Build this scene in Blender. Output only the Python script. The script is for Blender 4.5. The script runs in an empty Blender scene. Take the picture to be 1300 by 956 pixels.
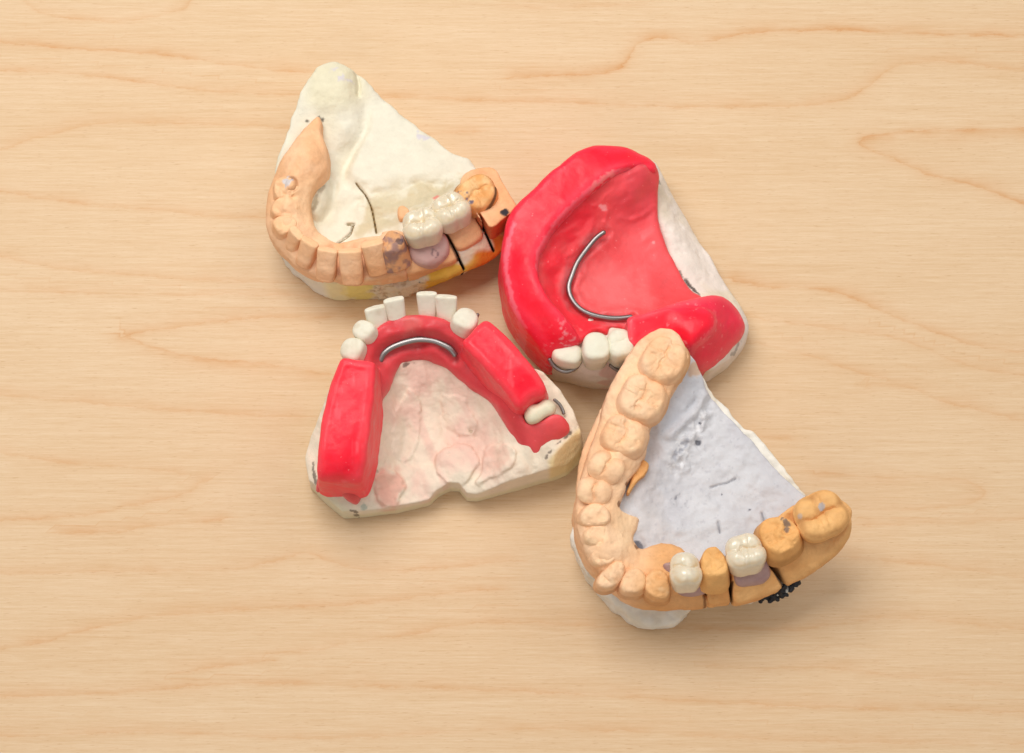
import bpy, math
import numpy as np
from mathutils import Vector, Matrix

# ------------------------------------------------------------------ basics
S = 0.001                      # all building is done in millimetres
C = bpy.context.scene.collection
TILT, DIST, LENS = math.radians(16.0), 480.0, 66.3
ST, CT = math.sin(TILT), math.cos(TILT)
CAMP = np.array([0.0, -DIST*ST, DIST*CT])
FPX = LENS/36.0*1300.0         # focal length in photo pixels

def P(px, py, z=0.0):
    """photo pixel -> point (mm) on the level z"""
    px = np.asarray(px, float); py = np.asarray(py, float)
    a = (px-650.0)/FPX; b = (478.0-py)/FPX
    dx = a; dy = b*CT + ST; dz = b*ST - CT
    t = (z-CAMP[2])/dz
    return CAMP[0]+t*dx, CAMP[1]+t*dy

def pts(l, z=None):
    out = []
    for p in l:
        zz = p[2] if len(p) > 2 else z
        x, y = P(p[0], p[1], zz); out.append((float(x), float(y)))
    return np.array(out)

def lin(r, g, b):
    c = np.array([r, g, b], float)/255.0
    return np.where(c <= 0.04045, c/12.92, ((c+0.055)/1.055)**2.4)

def sstep(a, b, x):
    t = np.clip((x-a)/(b-a), 0, 1); return t*t*(3-2*t)

def smax(a, b, k):
    h = np.maximum(k-np.abs(a-b), 0)/k
    return np.maximum(a, b)+h*h*k*0.25
def smin(a, b, k): return -smax(-a, -b, k)

# ------------------------------------------------------------------ noise
def _hash(ix, iy, iz, seed):
    n = (ix*374761393 + iy*668265263 + iz*2147483647 + seed*144665) & 0x7fffffff
    n = (n ^ (n >> 13))*1274126177 & 0x7fffffff
    n = (n ^ (n >> 16))*668265263 & 0x7fffffff
    return ((n ^ (n >> 15)) & 0xffff)/65535.0

def vnoise(x, y, z=0.0, seed=0):
    x, y, z = np.broadcast_arrays(np.asarray(x, float), np.asarray(y, float), np.asarray(z, float))
    ix, iy, iz = [np.floor(v).astype(np.int64) for v in (x, y, z)]
    fx, fy, fz = x-ix, y-iy, z-iz
    fx, fy, fz = [v*v*v*(v*(v*6-15)+10) for v in (fx, fy, fz)]
    r = 0
    for a in (0, 1):
        wa = fx if a else 1-fx
        for b in (0, 1):
            wb = fy if b else 1-fy
            for c in (0, 1):
                wc = fz if c else 1-fz
                r = r + wa*wb*wc*_hash(ix+a, iy+b, iz+c, seed)
    return r*2-1

def fbm(x, y, z=0.0, s=10.0, o=4, seed=0):
    r = 0; a = 1.0; t = 0
    for k in range(o):
        r = r + a*vnoise(np.asarray(x)/s+17.3*k, np.asarray(y)/s+5.1*k, np.asarray(z)/s, seed+k)
        t += a; a *= 0.5; s *= 0.5
    return r/t*1.6

# ------------------------------------------------------------------ 2D fields
def catmull(p, closed=True, n=5):
    p = np.asarray(p, float); m = len(p); out = []
    rng = range(m if closed else m-1)
    for i in rng:
        if closed: a, b, c, d = p[(i-1) % m], p[i], p[(i+1) % m], p[(i+2) % m]
        else: a, b, c, d = p[max(i-1, 0)], p[i], p[i+1], p[min(i+2, m-1)]
        for k in range(n):
            t = k/n
            out.append(0.5*((2*b)+(-a+c)*t+(2*a-5*b+4*c-d)*t*t+(-a+3*b-3*c+d)*t**3))
    if not closed: out.append(p[-1])
    return np.array(out)

def segdist(X, Y, p, closed):
    """distance to a polyline, parameter along it (0..1)"""
    best = np.full(X.shape, 1e9); par = np.zeros(X.shape)
    q = np.roll(p, -1, 0) if closed else p[1:]
    a = p if closed else p[:-1]
    n = len(q)
    for i in range(n):
        ax, ay = a[i]; bx, by = q[i]
        dx, dy = bx-ax, by-ay; l = dx*dx+dy*dy+1e-12
        t = np.clip(((X-ax)*dx+(Y-ay)*dy)/l, 0, 1)
        d = (X-ax-t*dx)**2+(Y-ay-t*dy)**2
        m = d < best
        best = np.where(m, d, best); par = np.where(m, (i+t)/n, par)
    return np.sqrt(best), par

def poly(X, Y, p, smooth=4):
    """signed distance to a closed outline, negative inside"""
    X = np.asarray(X, float); Y = np.asarray(Y, float)
    if smooth > 1: p = catmull(p, True, smooth)
    d, _ = segdist(X, Y, p, True)
    ins = np.zeros(X.shape, bool); q = np.roll(p, -1, 0)
    for (ax, ay), (bx, by) in zip(p, q):
        if ay == by: continue
        c = ((ay > Y) != (by > Y)) & (X < (bx-ax)*(Y-ay)/(by-ay)+ax)
        ins ^= c
    return np.where(ins, -d, d)

def line(X, Y, p, smooth=4):
    if smooth > 1: p = catmull(p, False, smooth)
    return segdist(np.asarray(X, float), np.asarray(Y, float), p, False)

class TPS:
    """smooth height surface through (px, py, height) points"""
    def __init__(self, l, reg=0.5):
        A = np.array([[*map(float, P(a, b, h)), h] for a, b, h in l])
        self.p = A[:, :2]; n = len(A)
        K = self._u(np.linalg.norm(self.p[:, None]-self.p[None], axis=2))+reg*np.eye(n)
        Q = np.c_[np.ones(n), self.p]
        M = np.block([[K, Q], [Q.T, np.zeros((3, 3))]])
        self.w = np.linalg.solve(M, np.r_[A[:, 2], 0, 0, 0])
        self.lo, self.hi = A[:, 2].min()-1.5, A[:, 2].max()+1.5
    @staticmethod
    def _u(r): return r*r*np.log(r+1e-9)
    def __call__(self, X, Y):
        n = len(self.p); r = self.w[n]+self.w[n+1]*X+self.w[n+2]*Y
        for i in range(n):
            r = r+self.w[i]*self._u(np.hypot(X-self.p[i, 0], Y-self.p[i, 1]))
        return np.clip(r, self.lo, self.hi)

# ------------------------------------------------------------------ meshing
def nets(F, o, h):
    F = np.pad(F.astype(np.float32), 1, constant_values=1.0)
    o = np.array(o, float)-h
    I = F < 0
    c = np.zeros(tuple(s-1 for s in F.shape), np.int8)
    nx, ny, nz = c.shape
    offs = [(a, b, d) for a in (0, 1) for b in (0, 1) for d in (0, 1)]
    for a, b, d in offs: c += I[a:a+nx, b:b+ny, d:d+nz]
    act = (c > 0) & (c < 8)
    cell = np.argwhere(act)
    idx = np.full(c.shape, -1, np.int64); idx[act] = np.arange(len(cell))
    acc = np.zeros((len(cell), 3)); cnt = np.zeros(len(cell))
    for ax in range(3):
        e = np.zeros(3, int); e[ax] = 1
        for a, b, d in offs:
            q = np.array([a, b, d])
            if q[ax]: continue
            p0 = cell+q; p1 = p0+e
            f0 = F[tuple(p0.T)]; f1 = F[tuple(p1.T)]
            m = (f0 < 0) != (f1 < 0)
            t = np.where(m, f0/np.where(m, f0-f1, 1), 0)
            v = (q+t[:, None]*e)
            acc[m] += v[m]; cnt += m
    V = o+(cell+acc/cnt[:, None])*h
    quads = []
    for ax in range(3):
        u, w = [(1, 2), (2, 0), (0, 1)][ax]
        A = I.copy()
        sl0 = [slice(None)]*3; sl1 = [slice(None)]*3
        sl0[ax] = slice(0, -1); sl1[ax] = slice(1, None)
        ch = A[tuple(sl0)] != A[tuple(sl1)]
        e = np.argwhere(ch)
        e = e[(e[:, u] > 0) & (e[:, w] > 0) & (e[:, u] < F.shape[u]-1) & (e[:, w] < F.shape[w]-1)]
        du = np.zeros(3, int); du[u] = 1; dw = np.zeros(3, int); dw[w] = 1
        g = [idx[tuple((e-k).T)] for k in (0*du, du, du+dw, dw)]
        g = np.stack(g, 1)
        flip = ~A[tuple(e.T)]
        g[flip] = g[flip][:, ::-1]
        quads.append(g)
    return V, np.concatenate(quads)

def vnormals(V, Q):
    n = np.cross(V[Q[:, 2]]-V[Q[:, 0]], V[Q[:, 3]]-V[Q[:, 1]])
    N = np.zeros_like(V)
    for k in range(4):
        for a in range(3): N[:, a] += np.bincount(Q[:, k], n[:, a], len(V))
    return N/(np.linalg.norm(N, axis=1, keepdims=True)+1e-12)

def relax(V, Q, n=1, f=0.35):
    for _ in range(n):
        A = np.zeros_like(V); c = np.bincount(Q.ravel(), minlength=len(V)).astype(float)
        m = V[Q].mean(1)
        for k in range(4):
            for a in range(3): A[:, a] += np.bincount(Q[:, k], m[:, a], len(V))
        V = V*(1-f)+A/c[:, None]*f
    return V

def link_mesh(name, V, Q, mat, parent=None, col=None, smooth=True):
    """V in world millimetres"""
    base = np.array(parent['_o']) if parent is not None and '_o' in parent else np.zeros(3)
    me = bpy.data.meshes.new(name)
    me.vertices.add(len(V)); me.vertices.foreach_set('co', ((V-base)*S).astype(np.float32).ravel())
    me.loops.add(Q.size); me.loops.foreach_set('vertex_index', Q.astype(np.int32).ravel())
    me.polygons.add(len(Q))
    me.polygons.foreach_set('loop_start', np.arange(0, Q.size, Q.shape[1], dtype=np.int32))
    me.polygons.foreach_set('use_smooth', np.full(len(Q), smooth))
    me.update(calc_edges=True)
    if col is not None:
        at = me.color_attributes.new('Col', 'FLOAT_COLOR', 'POINT')
        at.data.foreach_set('color', np.c_[col, np.ones(len(V))].astype(np.float32).ravel())
    me.materials.append(mat)
    o = bpy.data.objects.new(name, me); C.objects.link(o)
    if parent is not None: o.parent = parent
    return o

def thing(name, label, cat, px, py, group=None):
    o = bpy.data.objects.new(name, None); C.objects.link(o)
    x, y = P(px, py, 0)
    o.location = (x*S, y*S, 0); o['_o'] = [float(x), float(y), 0.0]
    o.empty_display_size = 0.01
    o['label'] = label; o['category'] = cat
    if group: o['group'] = group
    return o

def solid(name, mat, parent, box, h, fn, col, disp=None, z0=-1, z1=40, rl=1):
    """box: (x0,x1,y0,y1) mm. fn(X,Y,Z)->field with X,Y (n,m) and Z broadcast last axis"""
    x = np.arange(box[0], box[1]+h, h); y = np.arange(box[2], box[3]+h, h); z = np.arange(z0, z1+h, h)
    X, Y = np.meshgrid(x, y, indexing='ij')
    F = fn(X, Y, z[None, None, :])
    V, Q = nets(F, (x[0], y[0], z[0]), h)
    V = relax(V, Q, rl)
    if disp is not None:
        N = vnormals(V, Q); V = V+N*disp(V, N)[:, None]
    N = vnormals(V, Q)
    return link_mesh(name, V, Q, mat, parent, col(V, N))

def bounds(p, m=2.0):
    p = np.asarray(p); return (p[:, 0].min()-m, p[:, 0].max()+m, p[:, 1].min()-m, p[:, 1].max()+m)

def flat(c):
    c = np.asarray(c, float)
    return lambda V, N: np.tile(c, (len(V), 1))
def mix(c, d, m): return c*(1-m[:, None])+np.asarray(d)*m[:, None]

def tube(name, mat, parent, path, r, z=None, sides=10, flatten=1.0):
    """round wire through (px,py,z) points"""
    p = np.array([[*map(float, P(a, b, c)), c] for a, b, c in path])
    p = catmull(p, False, 8)
    T = np.gradient(p, axis=0); T /= np.linalg.norm(T, axis=1, keepdims=True)
    up = np.array([0, 0, 1.0]); A = np.cross(T, up); A /= np.linalg.norm(A, axis=1, keepdims=True)
    B = np.cross(A, T); V = []; n = len(p)
    rr = np.full(n, r); rr[0] = rr[-1] = r*0.55
    for i in range(n):
        for k in range(sides):
            t = 2*math.pi*k/sides
            V.append(p[i]+rr[i]*(A[i]*math.cos(t)+B[i]*math.sin(t)*flatten))
    V = np.array(V); Q = []
    for i in range(n-1):
        for k in range(sides):
            a = i*sides+k; b = i*sides+(k+1) % sides
            Q.append((a, b, b+sides, a+sides))
    e0 = len(V); V = np.r_[V, [p[0]-T[0]*r*0.4, p[-1]+T[-1]*r*0.4]]
    for k in range(sides):
        Q.append((e0, (k+1) % sides, k, k)); b = (n-1)*sides
        Q.append((e0+1, b+k, b+(k+1) % sides, b+(k+1) % sides))
    Q = np.array(Q)
    quad = Q[Q[:, 2] != Q[:, 3]]; tri = Q[Q[:, 2] == Q[:, 3]][:, :3]
    me = bpy.data.meshes.new(name); base = np.array(parent['_o'])
    me.from_pydata(((V-base)*S).tolist(), [], quad.tolist()+tri.tolist()); me.update()
    for f in me.polygons: f.use_smooth = True
    me.materials.append(mat); o = bpy.data.objects.new(name, me); C.objects.link(o); o.parent = parent
    return o

# ------------------------------------------------------------------ teeth
def tooth_field(kind, a, b, H, seed, u, v, w, ex):
    """u along the arch, v across (plus = cheek side), w up (0 = top of crown)"""
    rs = np.random.RandomState(seed)
    if kind in ('molar', 'premolar', 'worn'):
        if kind == 'premolar': cu = [(0.0, .42, 0), (0.05, -.42, -.15)]
        else: cu = [(-.48, .46, 0), (.05, .52, -.1), (.5, .40, -.2), (-.42, -.46, -.05), (.42, -.46, -.15)]
        if ex.get('four'): cu = [(-.45, .46, 0), (.45, .44, -.1), (-.42, -.46, -.05), (.42, -.46, -.15)]
        cv = ex.get('sharp', 0.55 if kind != 'worn' else 0.28)
        t = None
        for cx, cy, dh in cu:
            cx = cx*a+rs.uniform(-.05, .05)*a; cy = cy*b+rs.uniform(-.05, .05)*b
            q = np.sqrt(((u-cx)/1.0)**2+((v-cy)/1.0)**2+0.35)
            c = dh-cv*(q-0.59)
            t = c if t is None else smax(t, c, 0.25)
        t = smin(t, 0*t-0.05, 0.5)
        # fissures
        wv = v-0.08*a*np.sin(u*2.3/a*2+seed)+.5*fbm(u, v, 0, 2.0, 2, seed+3)
        t = t-ex.get('fis', 0.35)*np.exp(-(wv/0.26)**2)*sstep(a*.8, a*.5, abs(u))
        if kind == 'worn':
            rg = fbm(u, v, 0, 3.2, 3, seed+9); t = t-.24*np.exp(-(rg/.08)**2)*sstep(1, .6, (u/a)**2+(v/b)**2)+.26*fbm(u, v, 0, 2.6, 3, seed+5)
        if kind != 'premolar':
            t = t-0.28*np.exp(-((u-.22*a)/0.22)**2)*(v > 0)*sstep(b*1.1, b*.8, abs(v))*sstep(0, .3, v)
            t = t-0.28*np.exp(-((u+.12*a-.1*v)/0.22)**2)*sstep(b*.95, b*.7, abs(v))
        t = t+0.12*fbm(u, v, 0, 1.6, 2, seed)
        n = 2.6
        th = np.arctan2(v/b, u/a)
        lobe = 1+ex.get('lobe', .05)*np.where(np.sin(th) > 0, np.abs(np.sin(th*1.5+.8))*1.2-.6, np.cos(2*th)*-.4)
        pr = (lambda w: .84+.34*np.clip(-w/H, 0, 1)) if kind == 'worn' else lambda w: 1-0.16*np.clip((w+0.38*H)/(0.38*H), 0, 1)**2-0.14*np.clip((-w-0.38*H)/(0.62*H), 0, 1)**1.5
    elif kind == 'incisor':
        t = 0*u-0.10*(u/a)**2+0.05*fbm(u, v, 0, 1.5, 2, seed); n = 3.2; lobe = 1
        pr = lambda w: 1-ex.get('tap', .30)*np.clip(-w/H, 0, 1)
    elif kind == 'stump':
        t = -0.28*(u/a)**2-0.3*(v/b)**2+ex.get('rough', .5)*.75*fbm(u, v, 0, 2.6, 3, seed)-.25*np.exp(-(fbm(u, v, 0, 4, 2, seed+2)/.08)**2); n = 2.3
        th = np.arctan2(v/b, u/a); lobe = 1+.05*np.sin(3*th+seed)+.04*np.sin(2*th+seed*2.1)
        pr = lambda w: 0.84+0.30*np.clip(-w/H, 0, 1)
    else:  # round crown
        t = -0.55*((u/a)**2+(v/b)**2)+ex.get('tip', 0)*np.exp(-(u*u+v*v)/1.2)+0.06*fbm(u, v, 0, 1.8, 2, seed); n = 2.5
        th = np.arctan2(v/b, u/a); lobe = 1+.03*np.sin(3*th+seed)
        pr = lambda w: 1-0.12*np.clip((w+0.4*H)/(0.4*H), 0, 1)**2-0.18*np.clip((-w-0.4*H)/(0.6*H), 0, 1)
    t = t[:, :, None]; p = pr(w)
    U = np.abs(u)[:, :, None]; Vv = v[:, :, None]
    if kind == 'incisor':
        # lip side slopes, lingual side hollow: thin edge at the top
        f = np.clip(-w/H, 0, 1); bb = b*(0.42+0.62*f); Vv = Vv-b*0.30*(1-f)*ex.get('edge', 1)
        r = ((U/(a*p))**n+(np.abs(Vv)/bb)**n)**(1/n)
    else:
        lob = lobe if np.isscalar(lobe) else lobe[:, :, None]
        r = ((U/(a*p*lob))**n+(np.abs(Vv)/(b*p*lob))**n)**(1/n)
    side = (r-1)*min(a, b)
    return smax(smax(side, w-t, ex.get('rnd', 0.8)), -H-w, 0.2)

def tooth(name, mat, parent, px, py, z, kind, L, W, H, ang, col, tilt=(0, 0), seed=1, h=0.24, ex={}, label=None):
    """tilt=(toward cheek side, along arch) in degrees"""
    a, b = L/2, W/2; m = 1.0
    x = np.arange(-a-m, a+m, h); y = np.arange(-b-m-1, b+m+1, h); w = np.arange(-H-.8, 1.6, h)
    U, Vv = np.meshgrid(x, y, indexing='ij')
    F = tooth_field(kind, a, b, H, seed, U, Vv, w[None, None, :], ex)
    V, Q = nets(F, (x[0], y[0], w[0]), h); V = relax(V, Q, 1, .4)
    loc = V.copy()
    # tilt about the middle of the crown
    M = Matrix.Rotation(math.radians(ang), 3, 'Z') @ Matrix.Rotation(math.radians(-tilt[0]), 3, 'X') @ Matrix.Rotation(math.radians(tilt[1]), 3, 'Y')
    V = V @ np.array(M).T
    X0, Y0 = P(px, py, z)
    V = V+np.array([X0, Y0, z])
    N = vnormals(V, Q)
    c = col(V, N, loc) if col.__code__.co_argcount == 3 else col(V, N)
    o = link_mesh(name, V, Q, mat, parent, c)
    if label: o['label'] = label
    return o

# ------------------------------------------------------------------ materials
def material(name, rough=0.75, sss=0.0, rad=(1, .5, .3), scale=1.0, coat=0.0, spec=0.35, bumps=(), mottle=(0.08, 3.0), speck=None, rvar=0.0):
    m = bpy.data.materials.new(name); m.use_nodes = True
    nt = m.node_tree; N = nt.nodes; Lk = nt.links
    bs = N['Principled BSDF']
    at = N.new('ShaderNodeVertexColor'); at.layer_name = 'Col'
    tc = N.new('ShaderNodeTexCoord'); mp = N.new('ShaderNodeMapping'); mp.inputs['Scale'].default_value = (1/S,)*3
    Lk.new(tc.outputs['Object'], mp.inputs[0])
    n1 = N.new('ShaderNodeTexNoise'); n1.inputs['Scale'].default_value = 1/mottle[1]; n1.inputs['Detail'].default_value = 5
    n1.inputs['Roughness'].default_value = .65
    Lk.new(mp.outputs[0], n1.inputs['Vector'])
    mr = N.new('ShaderNodeMapRange'); mr.inputs[1].default_value = .25; mr.inputs[2].default_value = .75
    mr.inputs[3].default_value = 1-mottle[0]; mr.inputs[4].default_value = 1+mottle[0]*.6
    Lk.new(n1.outputs['Fac'], mr.inputs[0])
    vm = N.new('ShaderNodeVectorMath'); vm.operation = 'SCALE'
    Lk.new(at.outputs['Color'], vm.inputs[0]); Lk.new(mr.outputs[0], vm.inputs['Scale'])
    out = vm.outputs[0]
    if speck:
        vo = N.new('ShaderNodeTexNoise'); vo.inputs['Scale'].default_value = speck[1]; vo.inputs['Detail'].default_value = 3
        Lk.new(mp.outputs[0], vo.inputs['Vector'])
        r2 = N.new('ShaderNodeMapRange'); r2.inputs[1].default_value = speck[2]; r2.inputs[2].default_value = speck[2]+.06
        Lk.new(vo.outputs['Fac'], r2.inputs[0])
        mx = N.new('ShaderNodeMix'); mx.data_type = 'RGBA'
        mm = N.new('ShaderNodeMath'); mm.operation = 'MULTIPLY'; mm.inputs[1].default_value = speck[3]
        Lk.new(r2.outputs[0], mm.inputs[0]); Lk.new(mm.outputs[0], mx.inputs[0])
        Lk.new(out, mx.inputs[6]); mx.inputs[7].default_value = (*speck[0], 1); out = mx.outputs[2]
    Lk.new(out, bs.inputs['Base Color'])
    bs.inputs['Roughness'].default_value = rough
    if rvar:
        rr = N.new('ShaderNodeMapRange'); rr.inputs[1].default_value = .3; rr.inputs[2].default_value = .7
        rr.inputs[3].default_value = rough-rvar; rr.inputs[4].default_value = rough+rvar
        Lk.new(n1.outputs['Fac'], rr.inputs[0]); Lk.new(rr.outputs[0], bs.inputs['Roughness'])
    bs.inputs['Specular IOR Level'].default_value = spec
    if sss:
        bs.inputs['Subsurface Weight'].default_value = sss
        bs.inputs['Subsurface Radius'].default_value = rad
        bs.inputs['Subsurface Scale'].default_value = scale*S
    if coat:
        bs.inputs['Coat Weight'].default_value = coat; bs.inputs['Coat Roughness'].default_value = .12
    prev = None
    for sc, st, det in bumps:
        n = N.new('ShaderNodeTexNoise'); n.inputs['Scale'].default_value = 1/sc; n.inputs['Detail'].default_value = det
        n.inputs['Roughness'].default_value = .6
        Lk.new(mp.outputs[0], n.inputs['Vector'])
        b = N.new('ShaderNodeBump'); b.inputs['Strength'].default_value = 1.0; b.inputs['Distance'].default_value = st*S
        Lk.new(n.outputs['Fac'], b.inputs['Height'])
        if prev is not None: Lk.new(prev.outputs[0], b.inputs['Normal'])
        prev = b
    if prev is not None: Lk.new(prev.outputs[0], bs.inputs['Normal'])
    return m

M_PLASTER = material('cast_plaster', .85, bumps=((2.5, .22, 4), (.8, .12, 4), (.3, .05, 2)), mottle=(.08, 3.5), spec=.2, speck=((.42, .34, .26), 1.6, .74, .45))
M_STONE = material('die_stone', .6, bumps=((3.0, .30, 4), (.9, .16, 4), (.3, .05, 2)), mottle=(.13, 2.6), spec=.3, speck=((.45, .24, .10), 1.8, .75, .5))
M_WAX = material('pink_wax', .42, sss=.35, rad=(1.0, .12, .12), scale=1.5, coat=.04, spec=.28, bumps=((5, .12, 3), (1.2, .05, 3), (.4, .012, 2)), mottle=(.12, 4.0),
                 speck=((.95, .45, .45), 1.0, .70, .45), rvar=.14)
M_CERAMIC = material('dental_porcelain', .26, sss=.35, rad=(1, .8, .6), scale=.9, coat=.6, spec=.5, bumps=((1.6, .08, 3), (.5, .015, 2)), mottle=(.07, 2))
M_TOOTH = material('cast_tooth_plaster', .55, sss=.1, rad=(1, .8, .6), scale=.5, spec=.35, bumps=((1.2, .10, 3), (.4, .03, 2)), mottle=(.06, 2))
M_INK = material('black_mark', .5, bumps=((.6, .15, 3),), spec=.4)
def metal():
    m = bpy.data.materials.new('steel_wire'); m.use_nodes = True; b = m.node_tree.nodes['Principled BSDF']
    b.inputs['Base Color'].default_value = (.30, .28, .27, 1); b.inputs['Metallic'].default_value = 1; b.inputs['Roughness'].default_value = .38
    n = m.node_tree.nodes.new('ShaderNodeTexNoise'); n.inputs['Scale'].default_value = 500
    bp = m.node_tree.nodes.new('ShaderNodeBump'); bp.inputs['Distance'].default_value = .012*S
    m.node_tree.links.new(n.outputs['Fac'], bp.inputs['Height']); m.node_tree.links.new(bp.outputs[0], b.inputs['Normal'])
    return m
M_STEEL = metal()
CREAM = lin(233, 225, 202); PEACH = lin(250, 202, 160); OCHRE = lin(226, 163, 88)
# ------------------------------------------------------------------ table top
GL = """0,54 75,60 125,64 200,69 280,80 350,89 420,95
22,-6 50,15 100,25 150,27 200,20 235,10 245,-6
0,90 50,91 120,97 200,108 300,118 370,120 500,123 648,129 700,129 800,134 900,136 1000,135 1052,131 1087,120 1117,98 1142,83 1200,78 1300,90
0,191 30,181 75,168 125,157 190,155 250,158 325,160 370,163 450,170 600,168
0,243 50,251 125,261 200,266 260,274 330,277 420,285
0,326 30,332 75,341 150,347 226,354 350,359 480,362
0,370 100,372 200,375 300,374 425,377 560,374 640,372
417,474 326,461 250,454 200,442 165,429 160,426 200,419 281,408 351,403 426,403 520,402
650,10 750,9 815,4
650,99 700,96 760,94 790,85 801,70 813,53 846,48 876,54 911,50 971,40 1052,38 1127,41 1202,44 1300,46
1310,163 1202,165 1142,167 1097,174 1090,180 1097,188 1132,201 1177,221 1227,233 1300,259
931,356 976,365 1026,366 1077,376 1127,399 1202,427 1252,442 1300,447
950,402 1052,417 1102,424 1152,434 1227,464 1300,477
961,437 1027,452 1087,472 1120,480
0,502 125,512 200,520 280,525 380,530
0,575 30,580 75,587 150,592 225,600
0,660 50,659 125,652 165,642 225,630 260,612
75,677 150,675 200,667 250,664 280,660
0,729 100,727 200,725 300,722 350,712 390,702 425,715 475,725 550,722 650,712
0,825 50,816 100,802 150,791 200,782 300,775 400,770 475,765 575,752 640,748
340,830 400,826 450,815 525,805 575,795 650,790 800,797 1000,800 1075,790 1150,785 1225,792 1300,800
225,855 280,847 350,837
1100,490 1150,492 1200,510 1300,534
1090,645 1150,647 1225,640 1252,625 1215,607 1125,605 1040,600
1100,667 1200,664 1300,660
900,845 975,850 1050,848 1150,860 1300,872
1080,708 1200,720 1300,735
0,885 150,880 300,868 500,872 700,880 900,892 1100,900 1300,905
0,935 200,930 400,938 700,925 1000,940 1300,945
760,548 900,552 1000,556""".split('\n')
GLW = [.8, .6, .7, .6, .6, .5, .5, .8, .4, 1.0, 1.0, .8, .5, .5, .6, .5, .6, .7, .5, .6, .6, .7, .6, .5, .5, .5, .5, .6, .5, .4]

def build_table():
    def axis(lo, hi, a, b, fine, coarse):
        return np.unique(np.round(np.r_[np.arange(lo, a, coarse), np.arange(a, b, fine), np.arange(b, hi+1, coarse)], 3))
    x = axis(-420, 420, -150, 150, 1.25, 10); y = axis(-330, 340, -125, 125, 1.0, 10)
    X, Y = np.meshgrid(x, y, indexing='ij')
    best = np.full(X.shape, 1e9); sg = np.zeros(X.shape); st = np.zeros(X.shape)
    for l, wt in zip(GL, GLW):
        q = [tuple(map(float, s.split(','))) for s in l.split()]
        p = catmull(pts(q, 0), False, 3)
        if q[0][0] <= 1: p = np.r_[[[-420, p[0, 1]-6]], p]
        if q[-1][0] >= 1299: p = np.r_[p, [[420, p[-1, 1]+4]]]
        seg0 = p[:-1]; seg1 = p[1:]
        for (ax, ay), (bx, by) in zip(seg0, seg1):
            dx, dy = bx-ax, by-ay; L = dx*dx+dy*dy+1e-9
            t = np.clip(((X-ax)*dx+(Y-ay)*dy)/L, 0, 1)
            ex, ey = X-ax-t*dx, Y-ay-t*dy
            d = ex*ex+ey*ey; m = d < best
            best = np.where(m, d, best); sg = np.where(m, np.sign(dx*(Y-ay)-dy*(X-ax)), sg)
            st = np.where(m, wt, st)
    d = np.sqrt(best)*sg
    n, m = X.shape
    V = np.stack([X.ravel(), Y.ravel(), np.zeros(n*m)], 1)
    i = np.arange(n*m).reshape(n, m)
    Q = np.stack([i[:-1, :-1].ravel(), i[1:, :-1].ravel(), i[1:, 1:].ravel(), i[:-1, 1:].ravel()], 1)
    # underside and edges of the board
    nb = 4; cx = [(-420, -330), (420, -330), (420, 340), (-420, 340)]
    cx = [(x[0], y[0]), (x[-1], y[0]), (x[-1], y[-1]), (x[0], y[-1])]
    k = len(V); V = np.r_[V, [(a, b, -.01) for a, b in cx], [(a, b, -18) for a, b in cx]]
    Q = np.r_[Q, [(k+j, k+4+j, k+4+(j+1) % 4, k+(j+1) % 4) for j in range(4)], [(k+7, k+6, k+5, k+4)]]
    m_ = bpy.data.materials.new('birch_veneer'); m_.use_nodes = True
    o = link_mesh('tabletop', V, Q, m_, None, None, False)
    me = o.data
    for nm, val in (('gd', d.ravel()), ('gs', (st*np.exp(-(np.abs(d)/5.5)**2)).ravel())):
        a = me.attributes.new(nm, 'FLOAT', 'POINT'); a.data.foreach_set('value', np.r_[val, np.zeros(8)].astype(np.float32))
    o['kind'] = 'structure'
    nt = m_.node_tree; N = nt.nodes; Lk = nt.links; bs = N['Principled BSDF']
    def node(t, **k):
        q = N.new(t)
        for a, b in k.items(): setattr(q, a, b)
        return q
    def math_(op, a, b=None, c=None):
        q = node('ShaderNodeMath', operation=op)
        for i_, v in enumerate((a, b, c)):
            if v is None: continue
            if isinstance(v, (int, float)): q.inputs[i_].default_value = v
            else: Lk.new(v, q.inputs[i_])
        return q.outputs[0]
    tc = node('ShaderNodeTexCoord')
    def noise(sx, sy, det=4, rough=.6, off=0, dist=0):
        mp = node('ShaderNodeMapping'); mp.inputs['Scale'].default_value = (1/sx/S, 1/sy/S, 1/S); mp.inputs['Location'].default_value = (off, off*.37, 0)
        Lk.new(tc.outputs['Object'], mp.inputs[0])
        q = node('ShaderNodeTexNoise'); q.inputs['Scale'].default_value = 1; q.inputs['Detail'].default_value = det; q.inputs['Roughness'].default_value = rough
        q.inputs['Distortion'].default_value = dist
        Lk.new(mp.outputs[0], q.inputs['Vector']); return q.outputs['Fac']
    gd = node('ShaderNodeAttribute', attribute_name='gd').outputs['Fac']
    gs = node('ShaderNodeAttribute', attribute_name='gs').outputs['Fac']
    wob = math_('MULTIPLY_ADD', noise(5, 1.6, 4, .65), 2.4, -1.2)
    wob2 = math_('MULTIPLY_ADD', noise(2.2, .35, 3, .6, 7), 1.2, -.6)
    dd = math_('ADD', math_('ADD', gd, wob), wob2)
    def prof(expr, w):   # exp(-(x/w))
        return math_('EXPONENT', math_('MULTIPLY', math_('ABSOLUTE', expr), -1/w))
    core = prof(dd, .55)
    side = math_('MULTIPLY', prof(dd, 3.2), math_('GREATER_THAN', dd, 0.0))
    side2 = prof(gd, 5.0)
    brk = math_('MULTIPLY_ADD', noise(14, 5, 3, .6, 3), 1.9, -.35)
    brk.node.use_clamp = True
    l = math_('ADD', math_('MULTIPLY', core, .46), math_('ADD', math_('MULTIPLY', side, .42), math_('MULTIPLY', side2, .16)))
    l = math_('MULTIPLY', math_('MULTIPLY', l, gs), brk)
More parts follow.
